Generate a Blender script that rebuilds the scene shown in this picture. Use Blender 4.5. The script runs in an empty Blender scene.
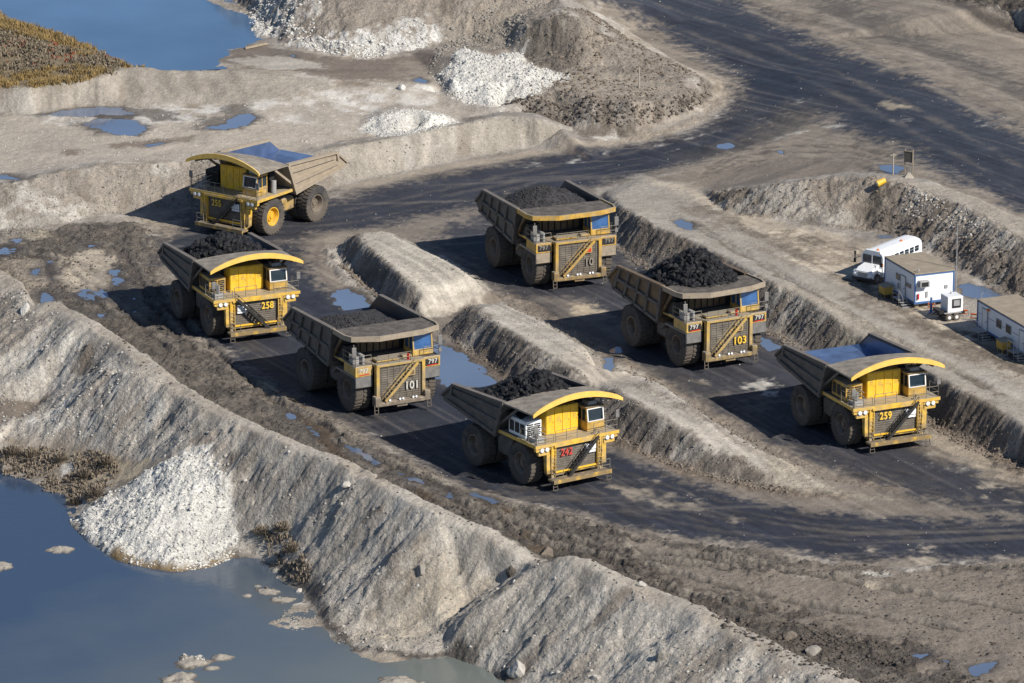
import bpy, bmesh, math, random
import numpy as np
from mathutils import Vector, Matrix, noise as mnoise
from mathutils.geometry import delaunay_2d_cdt
rad = math.radians
random.seed(7); rng = np.random.RandomState(11)
C = bpy.context.scene.collection

# ------------------------------------------------------------------ camera
F, PIT, DIST = 5466.96, rad(16.863), 507.4
CAM = np.array([0.0, -DIST*math.cos(PIT), DIST*math.sin(PIT)])
FW = np.array([0, math.cos(PIT), -math.sin(PIT)]); UP = np.array([0, math.sin(PIT), math.cos(PIT)])
def G(u, v, z=0.0):
    """ground point that the photo shows at u,v if it lies at height z"""
    d = FW*F + np.array([1.0, 0, 0])*(u-512) - UP*(v-341.5)
    t = (z-CAM[2])/d[2]
    p = CAM+d*t
    return (float(p[0]), float(p[1]), float(z))
cd = bpy.data.cameras.new('camera'); cam = bpy.data.objects.new('camera', cd); C.objects.link(cam)
cam.location = CAM; cam.rotation_euler = (rad(90)-PIT, 0, 0)
cd.sensor_width = 36; cd.lens = F/1024*36; cd.clip_start = 5; cd.clip_end = 20000
bpy.context.scene.camera = cam
# ------------------------------------------------------------------ light
sc = bpy.context.scene
w = bpy.data.worlds.new('World'); sc.world = w; w.use_nodes = True
nt = w.node_tree; bg = nt.nodes['Background']
sky = nt.nodes.new('ShaderNodeTexSky'); sky.sky_type = 'NISHITA'; sky.sun_disc = False
SUN_EL, SUN_ROT = rad(39), rad(128)
sky.sun_elevation = SUN_EL; sky.sun_rotation = SUN_ROT
sky.air_density = 0.8; sky.dust_density = 0.2; sky.ozone_density = 2.5; sky.altitude = 600
nt.links.new(sky.outputs[0], bg.inputs[0]); bg.inputs[1].default_value = 0.085
sl = bpy.data.lights.new('sun', 'SUN'); so = bpy.data.objects.new('sun', sl); C.objects.link(so)
sl.energy = 4.6; sl.angle = rad(0.5); sl.color = (1, .945, .86)
sd = Vector((math.sin(SUN_ROT)*math.cos(SUN_EL), math.cos(SUN_ROT)*math.cos(SUN_EL), math.sin(SUN_EL)))
so.rotation_euler = sd.to_track_quat('Z', 'Y').to_euler(); so.location = (60, -40, 80)
sc.view_settings.view_transform = 'Standard'; sc.view_settings.look = 'None'
sc.view_settings.exposure = 0.45; sc.view_settings.gamma = 1.0
sc.render.engine = 'CYCLES'

# ------------------------------------------------------------------ noise helpers (numpy)
_lat = {}
def vnoise(x, y, seed=0):
    if seed not in _lat: _lat[seed] = np.random.RandomState(1000+seed).rand(256, 256).astype(np.float32)*2-1
    L = _lat[seed]
    xi = np.floor(x).astype(np.int32); yi = np.floor(y).astype(np.int32)
    fx = (x-xi).astype(np.float32); fy = (y-yi).astype(np.float32)
    fx = fx*fx*(3-2*fx); fy = fy*fy*(3-2*fy)
    a = L[xi & 255, yi & 255]; b = L[(xi+1) & 255, yi & 255]; c = L[xi & 255, (yi+1) & 255]; d = L[(xi+1) & 255, (yi+1) & 255]
    return a+(b-a)*fx+(c-a)*fy+(a-b-c+d)*fx*fy
def fbm(x, y, oct=4, seed=0, gain=.5, ridge=False):
    s = 0; a = 1; t = 0; ca, sa = math.cos(.6), math.sin(.6)
    for i in range(oct):
        n = vnoise(x, y, seed+i)
        if ridge: n = 1-2*np.abs(n)
        s = s+a*n; t += a; a *= gain
        x, y = (x*ca-y*sa)*2.03+3.1, (x*sa+y*ca)*2.03+7.7
    return s/t
def sstep(a, b, x):
    t = np.clip((x-a)/(b-a), 0, 1); return t*t*(3-2*t)

# ------------------------------------------------------------------ materials
M = {}
def mat(name, col=(.5, .5, .5), rough=.7, metal=0., var=.25, scale=2., dust=0., dcol=(.30, .26, .20), bump=0., spec=.4, bscale=None, streak=0., emit=None):
    m = bpy.data.materials.new(name); m.use_nodes = True; n = m.node_tree.nodes; l = m.node_tree.links
    p = n['Principled BSDF']; p.inputs['Roughness'].default_value = rough; p.inputs['Metallic'].default_value = metal
    p.inputs['Specular IOR Level'].default_value = spec
    tc = n.new('ShaderNodeTexCoord'); no = n.new('ShaderNodeTexNoise'); no.inputs['Scale'].default_value = scale; no.inputs['Detail'].default_value = 6
    l.new(tc.outputs['Object'], no.inputs['Vector'])
    r = n.new('ShaderNodeValToRGB'); r.color_ramp.elements[0].position = .3; r.color_ramp.elements[1].position = .7
    r.color_ramp.elements[0].color = tuple(c*(1-var) for c in col)+(1,); r.color_ramp.elements[1].color = tuple(min(1, c*(1+var*.6)) for c in col)+(1,)
    l.new(no.outputs['Fac'], r.inputs['Fac']); out = r.outputs['Color']
    if dust > 0:    # dust lies on what faces up, and as patchy film elsewhere
        g = n.new('ShaderNodeNewGeometry'); sx = n.new('ShaderNodeSeparateXYZ'); l.new(g.outputs['Normal'], sx.inputs[0])
        mr = n.new('ShaderNodeMapRange'); mr.inputs['From Min'].default_value = .2; mr.inputs['From Max'].default_value = .9
        l.new(sx.outputs['Z'], mr.inputs['Value'])
        n2 = n.new('ShaderNodeTexNoise'); n2.inputs['Scale'].default_value = 1.1; n2.inputs['Detail'].default_value = 8; l.new(tc.outputs['Object'], n2.inputs['Vector'])
        mr2 = n.new('ShaderNodeMapRange'); mr2.inputs['From Min'].default_value = .38; mr2.inputs['From Max'].default_value = .68; l.new(n2.outputs['Fac'], mr2.inputs['Value'])
        a = n.new('ShaderNodeMath'); a.operation = 'MULTIPLY_ADD'; a.inputs[1].default_value = dust; l.new(mr.outputs[0], a.inputs[0])
        b = n.new('ShaderNodeMath'); b.operation = 'MULTIPLY'; b.inputs[1].default_value = dust*.62; l.new(mr2.outputs[0], b.inputs[0]); l.new(b.outputs[0], a.inputs[2])
        a.use_clamp = True
        mx = n.new('ShaderNodeMixRGB'); mx.inputs['Color2'].default_value = dcol+(1,); l.new(a.outputs[0], mx.inputs['Fac']); l.new(out, mx.inputs['Color1']); out = mx.outputs[0]
        if metal > 0:
            iv = n.new('ShaderNodeMath'); iv.operation = 'MULTIPLY_ADD'; iv.inputs[1].default_value = -metal; iv.inputs[2].default_value = metal; l.new(a.outputs[0], iv.inputs[0]); l.new(iv.outputs[0], p.inputs['Metallic'])
    if dust >= .5:
        gz_ = n.new('ShaderNodeSeparateXYZ'); l.new(tc.outputs['Object'], gz_.inputs[0]); n4 = n.new('ShaderNodeTexNoise'); n4.inputs['Scale'].default_value = 1.8; n4.inputs['Detail'].default_value = 8; l.new(tc.outputs['Object'], n4.inputs['Vector'])
        mh = n.new('ShaderNodeMapRange'); mh.inputs['From Min'].default_value = 3.6; mh.inputs['From Max'].default_value = .6; mh.inputs['To Max'].default_value = .42; l.new(gz_.outputs['Z'], mh.inputs['Value'])
        sm = n.new('ShaderNodeMath'); sm.operation = 'ADD'; l.new(mh.outputs[0], sm.inputs[0]); l.new(n4.outputs['Fac'], sm.inputs[1])
        mq = n.new('ShaderNodeMapRange'); mq.inputs['From Min'].default_value = .62; mq.inputs['From Max'].default_value = .85; mq.inputs['To Max'].default_value = .75; l.new(sm.outputs[0], mq.inputs['Value'])
        mz = n.new('ShaderNodeMixRGB'); mz.inputs['Color2'].default_value = (.12, .098, .075, 1); l.new(mq.outputs[0], mz.inputs['Fac']); l.new(out, mz.inputs['Color1']); out = mz.outputs[0]
    l.new(out, p.inputs['Base Color'])
    if bump > 0:
        bn = n.new('ShaderNodeTexNoise'); bn.inputs['Scale'].default_value = bscale or scale*6; bn.inputs['Detail'].default_value = 6; l.new(tc.outputs['Object'], bn.inputs['Vector'])
        bp = n.new('ShaderNodeBump'); bp.inputs['Strength'].default_value = 1; bp.inputs['Distance'].default_value = bump
        l.new(bn.outputs['Fac'], bp.inputs['Height']); l.new(bp.outputs[0], p.inputs['Normal'])
    M[name] = m; return m
def link_mesh(name, verts, faces, m, parent=None, smooth=False):
    me = bpy.data.meshes.new(name); me.from_pydata(verts, [], faces); me.update()
    o = bpy.data.objects.new(name, me); C.objects.link(o)
    if m: me.materials.append(m)
    if parent: o.parent = parent
    if smooth: me.polygons.foreach_set('use_smooth', [True]*len(me.polygons))
    return o
def tag(o, label=None, cat=None, group=None, kind=None):
    if label: o['label'] = label
    if cat: o['category'] = cat
    if group: o['group'] = group
    if kind: o['kind'] = kind
    return o
# ------------------------------------------------------------------ terrain: break lines (u, v, z)
BL = []      # world polylines
def B(pts, off=None):
    w_ = [G(*p) for p in pts]; BL.append(w_); return w_
def back(w_, d, z, dirn=(.873, .487)):
    o = [(p[0]+dirn[0]*d, p[1]+dirn[1]*d, z if not callable(z) else z(p)) for p in w_]; BL.append(o); return o
WZ = -5.0      # lower pond level
PZ = 3.5       # upper pond level
# lower-left spoil bank: crest, hidden road-side foot
crest = B([(-70,232,3.2),(-30,262,3.1),(0,279,3),(30,296,3),(60,312,3.3),(87,326,3.6),(113,343,3.5),(143,366,3.2),(167,386,3),(200,405,3),(233,421,3),(267,437,3),(300,450,3),(342,465,3),(375,482,3),(409,502,2.8),(442,518,2.6),(476,530,2.4),(505,549,1.6),(522,563,.8),(534,567,1.3),(556,557,2.6),(576,562,2.7),(609,579,2.4),(643,592,2.3),(684,609,2.2),(717,625,2.2),(751,642,2.2),(784,659,2),(818,672,2),(838,683,2),(900,715,2),(960,750,2)])
BL.append([(p[0]+.873*1.3, p[1]+.487*1.3, p[2]+.05) for p in crest]); foot = back(crest, 3.9, .15)
B([(-60,392,-2),(0,398,-2),(40,400,-2),(66,388,-.6),(88,372,1.0),(105,360,2.3)])            # foot of first mound
B([(128,374,3.0),(108,375,2.2),(82,388,.4),(50,404,-1.2),(20,420,-2.1),(-20,436,-2.6)])         # spur of second mound
B([(-60,450,-3.3),(0,440,-3.2),(45,443,-3),(75,447,-2.7),(110,452,-2.2),(150,456,-1.3),(166,461,-.4)])
shore = [(-150,470,WZ),(-60,470,WZ),(0,475,WZ),(20,477,WZ),(37,485,WZ),(43,492,WZ),(67,495,WZ),(63,507,WZ),(78,511,WZ),(70,523,WZ),(80,537,WZ),(103,552,WZ),(117,562,WZ),(143,568,WZ),(177,573,WZ),(214,567,WZ),(234,557,WZ),(260,560,WZ),(287,577,WZ),(307,592,WZ),(314,608,WZ),(284,612,WZ),(272,625,WZ),(290,633,WZ),(322,625,WZ),(334,642,WZ),(352,654,WZ),(375,664,WZ),(415,660,WZ),(455,657,WZ),(482,669,WZ),(506,684,WZ),(560,715,WZ),(640,770,WZ),(700,820,WZ)]
B(shore)
B([(-60,480,WZ-1.6),(10,488,WZ-1),(40,520,WZ-1.6),(100,575,WZ-1.6),(150,590,WZ-1.6),(210,590,WZ-1.3),(250,582,WZ-1.2),(272,600,WZ-1)])
B([(262,645,WZ-1),(300,650,WZ-1),(345,675,WZ-1.2),(420,678,WZ-1.2),(480,692,WZ-1.4),(560,745,WZ-1.6)])
B([(-300,600,WZ-2.5),(-100,600,WZ-2.5),(60,640,WZ-2.2),(130,700,WZ-2.2),(300,740,WZ-2.2),(500,800,WZ-2.5)])
# white rubble pile
B([(184,459,.3),(207,459,.3)]); B([(172,478,-.9),(205,480,-.4),(225,476,.2)])
B([(227,474,.1),(231,502,-1.9),(238,535,-3.8),(234,557,WZ)])
B([(105,508,-3.8),(117,490,-2.9),(140,478,-1.9),(172,466,-.4)])
B([(120,540,-4),(160,545,-3.9),(205,540,-3.9)])
# gully and spur of the third mound
B([(514,571,.1),(495,588,-1.5),(470,606,-2.9),(440,626,-3.9),(400,648,-4.6)])
B([(523,573,1.1),(502,592,-.4),(480,612,-1.8),(457,636,-3.6),(448,652,-4.7)])
# road shoulder ridge left
B([(200,343,.35),(237,372,.3),(273,389,.3),(317,415,.3),(352,432,.25),(383,451,.3),(420,469,.3),(476,498,.3),(542,511,.2),(609,528,.1)])
B([(196,338,0),(233,366,0),(275,384,0),(319,408,0),(354,425,0),(385,444,0),(422,462,0),(478,491,0),(544,504,0),(611,521,0)])
# divider berm A
B([(350,240,1.6),(358,240,2.4),(372,251,2.6),(395,270,2.6),(412,284,2.3),(421,291,1.9),(440,286,1.9),(468,279,2.0),(484,287,1.2)])
a_r = B([(352,236,1.8),(364,232,2.6),(388,233,2.7),(415,245,2.7),(442,258,2.6),(469,274,2.3),(489,290,1.2)])
B([(343,238,.2),(338,248,0),(346,268,0),(374,292,0),(400,309,0),(421,318,0),(452,314,0),(490,304,0),(502,299,0)])
back(a_r, 2.0, 0)
# berm B and C
b_r = B([(478,304,1.8),(502,303,2.6),(542,321,2.8),(582,345,2.7),(609,361,2.3),(630,374,1.7),(645,377,1.9),(660,383,2.5),(688,403,2.6),(717,423,2.3),(742,438,1.7),(766,454,1.0),(793,467,.5),(822,483,.1)])
B([(470,308,1.8),(478,309,2.5),(499,325,2.8),(529,342,2.9),(556,357,2.8),(576,372,2.6),(598,384,2.0),(617,389,2.5),(639,406,2.7),(663,418,2.6),(688,430,2.3),(707,444,1.8),(727,451,1.6),(747,460,1.1),(766,473,.6),(788,485,.1)])
B([(497,300,.1),(468,306,.3),(445,330,0),(455,344,0),(475,355,0),(495,371,0),(520,392,0),(550,408,0),(585,424,0),(612,437,0),(639,450,0),(663,459,0),(688,467,0),(712,474,0),(737,479,0),(761,485,0),(792,492,0),(838,492,0)])
back(b_r, 1.9, 0)
# berm D: edge of the raised tan road
d_c = B([(606,190,.3),(612,197,1.4),(622,207,2.2),(644,219,2.6),(663,229,2.7),(688,238,2.8),(720,254,2.9),(751,270,3),(766,280,3),(800,294,3),(823,307,3),(843,322,2.7),(858,336,2.3),(890,352,2.7),(933,375,3),(960,388,3),(984,400,3),(1009,415,3),(1024,427,3),(1080,460,3),(1160,500,3)])
B([(598,200,0),(606,232,0),(625,249,0),(651,265,0),(680,282,0),(715,299,0),(761,322,0),(798,343,0),(820,356,0),(850,366,0),(880,382,0),(905,396,0),(926,411,0),(945,427,0),(970,441,0),(994,454,0),(1024,465,0),(1080,500,0),(1160,545,0)])
B([(640,180,.8),(690,214,2.0),(724,240,2.6),(770,268,2.7),(830,300,2.7),(880,330,2.7),(930,360,2.7),(1000,400,2.7),(1080,440,2.7)])   # inner edge of the road
# upper level: site ground
B([(700,190,1.2),(712,200,1.5),(727,212,1.8),(756,216,2.1),(781,219,2.3),(822,225,2.5),(865,228,2.5),(896,237,2.5),(945,259,2.5),(981,282,2.5),(1008,297,2.5),(1030,306,2.5),(1090,335,2.5),(1160,370,2.5)])
B([(760,236,2.2),(820,250,2.5),(900,300,2.5),(960,330,2.5),(1050,370,2.5),(1150,420,2.5)])
# berm E
B([(718,195,2.2),(761,187,4.0),(798,182,4.9),(847,177,5.6),(871,180,5.9),(903,185,6.1),(932,195,6.1),(969,208,6.1),(998,225,6.1),(1030,243,6.1),(1090,275,6.1),(1160,310,6)])
e_b = B([(712,190,1.9),(761,184,3.9),(798,178,4.8),(847,172,5.5),(880,173,5.8),(924,178,5.9),(955,190,6),(976,197,6),(998,208,6),(1022,219,6),(1080,248,6),(1160,290,6)])
BL.append([(p[0]+.5, p[1]+1.6, p[2]-(.3 if i < 2 else 1.0)) for i, p in enumerate(e_b)])
# haul road surface
B([(600,165,0),(660,150,.1),(720,150,.5),(780,150,1.6),(840,155,2.8),(900,162,4.2)])
B([(700,100,.8),(760,100,1.4),(824,112,2.4),(884,134,3.8),(951,168,4.6),(1024,204,4.8),(1100,245,4.8)])
B([(560,-40,1.5),(640,-5,1.5),(684,20,1.5),(720,50,1.5),(740,75,1.3)])
B([(734,-3,1.8),(817,38,2.8),(917,75,4.2),(1024,130,4.9),(1120,180,4.9)])
B([(860,-40,2.5),(940,-2,3.2),(985,15,3.8),(1024,31,4.2),(1100,60,4.4)])
B([(880,-40,4.6),(960,-12,5.6),(1000,2,6.2),(1028,11,6.4),(1110,40,6.6)])
B([(900,-80,4.5),(990,-30,5.2),(1050,0,6),(1140,30,6)])
# berm F (beyond the curved road) and bench left of it
B([(-60,185,3),(0,186,3),(24,179,3.2),(61,172,3.4),(98,165,3.5),(147,164,3.4),(186,162,3.3),(240,165,3),(300,158,2.6),(322,150,2.8),(347,145,2.9),(383,140,2.9),(420,131,2.9),(473,121,2.9),(502,115,2.8),(537,118,2.6),(561,127,1.6),(576,134,.7)])
B([(-60,235,.1),(0,229,0),(49,228,0),(83,218,0),(117,213,0),(147,210,0),(196,207,0),(250,205,0),(320,192,0),(350,183,0),(400,171,0),(420,168,0),(479,156,0),(537,146,0),(579,137,.1),(620,138,.1),(660,129,.3),(695,116,.6),(716,102,.8),(722,88,1)])
B([(-60,170,2.6),(24,168,2.7),(61,162,2.9),(98,156,3),(147,155,2.9),(200,150,2.7),(300,142,2.2)])
B([(322,147,1.9),(347,140,1.9),(383,134,2),(420,126,2),(473,117,1.8),(502,112,1.7),(537,113,1.4),(561,121,.8),(578,130,.5)])
# pit floor and berm G
B([(-60,113,2.8),(0,113,2.8),(33,116,2.8),(67,109,2.8),(124,108,2.8),(200,105,2.8),(234,105,2.9),(284,98,3),(334,90,3.2),(380,86,3.3)])
B([(-60,84,5.3),(0,84,5.3),(29,87,5.2),(59,83,5.3),(98,76,5.5),(127,67,5.5),(141,67,5.3),(166,70,5.2),(195,70,5.1),(222,70,4.8),(261,73,4.3),(300,78,3.8),(340,80,3.5)])
B([(-60,80,4.6),(0,80,4.6),(29,83,4.5),(59,79,4.6),(98,71,4.7),(120,64,4.4),(141,74,3.4),(166,77,3.3),(195,77,3.2),(221,70,3.3),(230,66,3.6),(261,69,3.6),(300,74,3.6),(340,78,3.4)])
B([(-60,-5,PZ),(0,14,PZ),(20,24,PZ),(50,33,PZ),(95,48,PZ),(100,54,PZ),(127,68,PZ),(141,76,PZ-.2)])
B([(-60,8,4.6),(0,27,4.6),(50,44,4.8),(95,58,4.9)])
B([(-60,-14,PZ-1),(2,2,PZ-1),(24,14,PZ-1),(60,24,PZ-1),(108,40,PZ-1),(130,56,PZ-1),(170,66,PZ-.8),(200,60,PZ-.6)])
B([(150,-60,PZ),(202,-1,PZ),(224,9,PZ),(249,16,PZ),(264,23,PZ),(250,30,PZ),(266,35,PZ),(246,47,PZ),(227,49,PZ),(232,53,PZ),(221,59,PZ),(219,66,PZ)])
B([(120,-70,PZ-1),(180,0,PZ-1),(230,22,PZ-1),(236,34,PZ-.6),(215,48,PZ-.6)])
# hill H
B([(215,-10,PZ+.2),(240,3,PZ+.1),(262,20,PZ+.1),(281,43,3.6),(310,48,3.6),(347,56,3.6),(371,57,3.6),(408,50,3.5),(440,45,3.4),(470,42,3.6),(505,48,3.8),(520,57,3.5),(537,68,3.3),(566,74,3.2),(590,66,3.5)])
B([(230,-25,5),(260,-8,5.5),(300,5,6.6),(350,8,6.9),(400,5,6.8),(440,0,6.8),(480,5,6.5),(505,18,5.6)])
B([(150,-150,9),(230,-70,9),(330,-35,9.5),(450,-35,9.5),(520,-25,8.8),(560,-30,6)])
# mound K
B([(517,42,4.8),(530,28,6.2),(546,18,7.2),(566,8,7.5),(584,12,6.8),(602,24,5.0),(625,38,3.9),(654,54,3.2),(675,66,2.8),(698,76,2.2),(714,86,1.6)])
B([(587,50,4.6),(590,34,5.8),(580,20,6.9)])
k2 = B([(560,0,6.6),(572,0,6.4),(602,14,4.6),(625,29,3.6),(654,47,3.0),(675,61,2.6),(698,71,2.0),(716,82,1.5)])
BL.append([(p[0]+1.6, p[1]+1.8, 1.3) for p in k2])
B([(596,62,3.8),(640,68,3.2),(680,84,2.8)])
B([(500,104,1.8),(530,94,2.9),(552,88,3.2),(596,99,3.1),(631,103,3.0),(669,99,2.7),(695,90,2.2)])
B([(500,110,1.5),(530,112,1.3),(575,125,.9),(602,132,.6),(625,132,.5),(654,124,.6),(684,115,.8),(707,101,1)])
# white piles
B([(462,57,5.0),(478,57,5.2),(500,63,4.6),(517,58,4.8),(540,72,4.0)])
B([(432,76,3.2),(449,97,2.6),(490,107,2.2),(537,97,2.8),(563,78,3.3)])
B([(452,80,3.9),(490,82,3.9),(520,80,3.9)])
B([(386,114,3.2),(410,112,3.4),(434,114,3.3)])
B([(357,128,2.1),(385,135,2.0),(415,132,2.0),(455,124,1.9)])
B([(380,86,3.3),(410,88,3.3),(436,92,2.7)])
B([(360,120,2.3),(375,110,2.4),(400,104,2.5),(435,106,2.3),(460,118,2)])
# wide flat ground bottom right
B([(560,540,0),(640,570,0),(700,595,.1),(800,640,0),(900,690,0),(1000,740,0),(1100,790,0)])
B([(1160,560,0),(1160,680,0)])
# far surroundings
def ring(X, Y, z): return (X, Y, z)
pts_extra = [(-200,-220,0),(-200,-60,-1),(-150,20,0),(-150,90,3),(-150,140,3),(-110,220,4),(0,260,8),(110,240,5),(160,150,4),(160,60,3),(160,-40,0),(160,-140,0),(60,-220,0),(-60,-220,0),
   (-105,-140,WZ-1.5),(-20,-140,WZ-1),(-110,-70,WZ-1),(-90,-45,WZ),
   (-100,160,PZ-1),(-60,175,PZ-1),(-30,185,PZ),
   (-6000,-6000,0),(6000,-6000,0),(6000,9000,0),(-6000,9000,0),(-6000,0,0),(6000,0,0),(0,9000,0),(0,-6000,0)]
V2, V3, E_ = [], [], []
for pl in BL:
    i0 = len(V2)
    for p in pl: V2.append(Vector((p[0], p[1]))); V3.append(p[2])
    E_ += [(i0+i, i0+i+1) for i in range(len(pl)-1)]
for p in pts_extra: V2.append(Vector(p[:2])); V3.append(p[2])
ov, oe, of, ovo, _, _ = delaunay_2d_cdt(V2, E_, [], 0, 1e-4)
OZ = []
lost = []
for i, o in enumerate(ovo):
    if len(o): OZ.append(sum(V3[k] for k in o)/len(o))
    else: OZ.append(None); lost.append(i)
src = np.array([(v.x, v.y) for v in V2]); srcz = np.array(V3)
# crossing of two break lines: interpolate from the segment ends
for i in lost:
    p = np.array((ov[i].x, ov[i].y)); best = (1e9, 0)
    for a, b in E_:
        A_, B_ = src[a], src[b]; ab = B_-A_; t = np.clip(np.dot(p-A_, ab)/(np.dot(ab, ab)+1e-9), 0, 1)
        d = np.hypot(*(A_+ab*t-p))
        if d < best[0]: best = (d, srcz[a]+(srcz[b]-srcz[a])*t)
    OZ[i] = best[1]
print('TIN verts', len(ov), 'crossings', len(lost), [(round(ov[i].x), round(ov[i].y)) for i in lost[:12]])
DX, DY = .15, .22
far = [-6000,-2500,-1000,-500,-300,-200,-150,-120,-100,-85]
XS = np.array(far+list(np.arange(-74, 74.01, DX))+[-f for f in far[::-1]], dtype=np.float64)
YS = np.array([-6000,-2500,-1000,-500,-300,-220,-170,-140,-122]+list(np.arange(-108, 152.01, DY))+[165,185,220,280,400,700,1500,4000,9000], dtype=np.float64)
NX, NY = len(XS), len(YS)
ZG = np.zeros((NY, NX))
for f in of:
    for k in range(1, len(f)-1):
        a, b, c = f[0], f[k], f[k+1]
        P = [ov[a], ov[b], ov[c]]; zz = [OZ[a], OZ[b], OZ[c]]
        x0, x1 = min(p.x for p in P), max(p.x for p in P); y0, y1 = min(p.y for p in P), max(p.y for p in P)
        i0, i1 = np.searchsorted(XS, x0-1e-6), np.searchsorted(XS, x1+1e-6); j0, j1 = np.searchsorted(YS, y0-1e-6), np.searchsorted(YS, y1+1e-6)
        if i0 >= i1 or j0 >= j1: continue
        X_, Y_ = np.meshgrid(XS[i0:i1], YS[j0:j1])
        den = (P[1].y-P[2].y)*(P[0].x-P[2].x)+(P[2].x-P[1].x)*(P[0].y-P[2].y)
        if abs(den) < 1e-9: continue
        l0 = ((P[1].y-P[2].y)*(X_-P[2].x)+(P[2].x-P[1].x)*(Y_-P[2].y))/den
        l1 = ((P[2].y-P[0].y)*(X_-P[2].x)+(P[0].x-P[2].x)*(Y_-P[2].y))/den
        l2 = 1-l0-l1
        ins = (l0 >= -1e-6) & (l1 >= -1e-6) & (l2 >= -1e-6)
        ZG[j0:j1, i0:i1][ins] = (l0*zz[0]+l1*zz[1]+l2*zz[2])[ins]
def blur(Z, ri, rj, n=2):
    for _ in range(n):
        for ax, r in ((1, ri), (0, rj)):
            pad = [(0, 0), (0, 0)]; pad[ax] = (r+1, r)
            c = np.cumsum(np.pad(Z, pad, mode='edge'), axis=ax)
            k = 2*r+1
            Z = (c[:, k:]-c[:, :-k])/k if ax == 1 else (c[k:]-c[:-k])/k
    return Z
ZS = ZG.copy()
fj0, fj1, fi0, fi1 = 9, NY-9, 10, NX-10
ZS[fj0:fj1, fi0:fi1] = blur(ZG[fj0:fj1, fi0:fi1], 2, 1, 1)
XG, YG = np.meshgrid(XS, YS); XG = XG.astype(np.float32); YG = YG.astype(np.float32)
gy, gx = np.gradient(ZS, YS, XS); SL = np.hypot(gx, gy)      # slope
# pixel the smooth surface shows at (used only to place ground materials where the photo has them)
d0 = np.stack([XG-CAM[0], YG-CAM[1], ZS-CAM[2]], -1); dd = d0@FW
UG = (512+F*d0[..., 0]/dd).astype(np.float32); VG = (341.5-F*(d0@UP)/dd).astype(np.float32)
def zat(x, y, Z=None):
    Z = ZS if Z is None else Z
    i = min(max(int(np.searchsorted(XS, x))-1, 0), NX-2); j = min(max(int(np.searchsorted(YS, y))-1, 0), NY-2)
    fx = (x-XS[i])/(XS[i+1]-XS[i]); fy = (y-YS[j])/(YS[j+1]-YS[j])
    return float((Z[j, i]*(1-fx)+Z[j, i+1]*fx)*(1-fy)+(Z[j+1, i]*(1-fx)+Z[j+1, i+1]*fx)*fy)
def HIT(u, v, Z=None):
    """where the sight line through u,v meets the terrain"""
    a, b = G(u, v, 12.0), G(u, v, -9.0); a = np.array(a); b = np.array(b)
    prev = 0
    for k in range(1, 161):
        p = a+(b-a)*(k/160)
        if p[2] <= zat(p[0], p[1], Z):
            lo, hi = prev, k/160
            for _ in range(12):
                m_ = (lo+hi)/2; q = a+(b-a)*m_
                if q[2] <= zat(q[0], q[1], Z): hi = m_
                else: lo = m_
            q = a+(b-a)*hi; return (float(q[0]), float(q[1]), float(q[2]))
        prev = k/160
    return tuple(float(x) for x in b)
NS = {}
def warp(scale, seed):
    k = (scale, seed)
    if k not in NS: NS[k] = fbm(XG*scale, YG*scale, 4, 40+seed*5)
    return NS[k]
def sdf(poly, pad=8.0):
    P = np.array(poly)[:, :2]; x0, y0 = P.min(0)-pad; x1, y1 = P.max(0)+pad
    i0, i1 = np.searchsorted(XS, x0), np.searchsorted(XS, x1); j0, j1 = np.searchsorted(YS, y0), np.searchsorted(YS, y1)
    X_ = XG[j0:j1, i0:i1]; Y_ = YG[j0:j1, i0:i1]
    d = np.full(X_.shape, 1e9, np.float32); ins = np.zeros(X_.shape, bool); n = len(P)
    for a in range(n):
        ax, ay = P[a]; bx, by = P[(a+1) % n]; ex, ey = bx-ax, by-ay
        t = np.clip(((X_-ax)*ex+(Y_-ay)*ey)/(ex*ex+ey*ey+1e-9), 0, 1)
        d = np.minimum(d, (X_-ax-ex*t)**2+(Y_-ay-ey*t)**2)
        c = ((ay > Y_) != (by > Y_)) & (X_ < ex*(Y_-ay)/(ey if abs(ey) > 1e-9 else 1e-9)+ax)
        ins ^= c
    return (slice(j0, j1), slice(i0, i1)), np.where(ins, -1, 1)*np.sqrt(d)
TAN = (.30,.255,.20); GREY = (.26,.235,.205); PALE = (.42,.395,.35); WHITE = (.52,.505,.465); COAL = (.024,.028,.040); MUD = (.092,.08,.068); BROWN = (.15,.118,.09)
OCHRE = (.17,.12,.062); SAND = (.35,.29,.205); DUST = (.17,.145,.12)
EDG = fbm(XG*1.6, YG*1.6, 4, 31, gain=.7)*.9
b1 = fbm(XG*.06, YG*.06, 5, 1); b2 = fbm(XG*.5, YG*.5, 4, 2); b3 = fbm(XG*2.2, YG*2.2, 3, 3)
COL = np.empty(XG.shape+(3,), np.float32)
def mixc(A_, c, m): return A_+(np.array(c, np.float32)-A_)*m[..., None]
COL[:] = GREY
COL = mixc(COL, TAN, sstep(-.3, .4, b1)); COL = mixc(COL, PALE, .6*sstep(.15, .6, b2+.5*b1)); COL = mixc(COL, BROWN, .55*sstep(.1, .55, -b2+.4*b3))
WET = np.zeros(XG.shape, np.float32)       # 1 = smooth, damp
AMP = np.full(XG.shape, .09, np.float32)     # small-scale relief
CLOD = np.zeros(XG.shape, np.float32)      # clods / rubble relief
RILL = sstep(.35, .75, SL.astype(np.float32))
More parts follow.
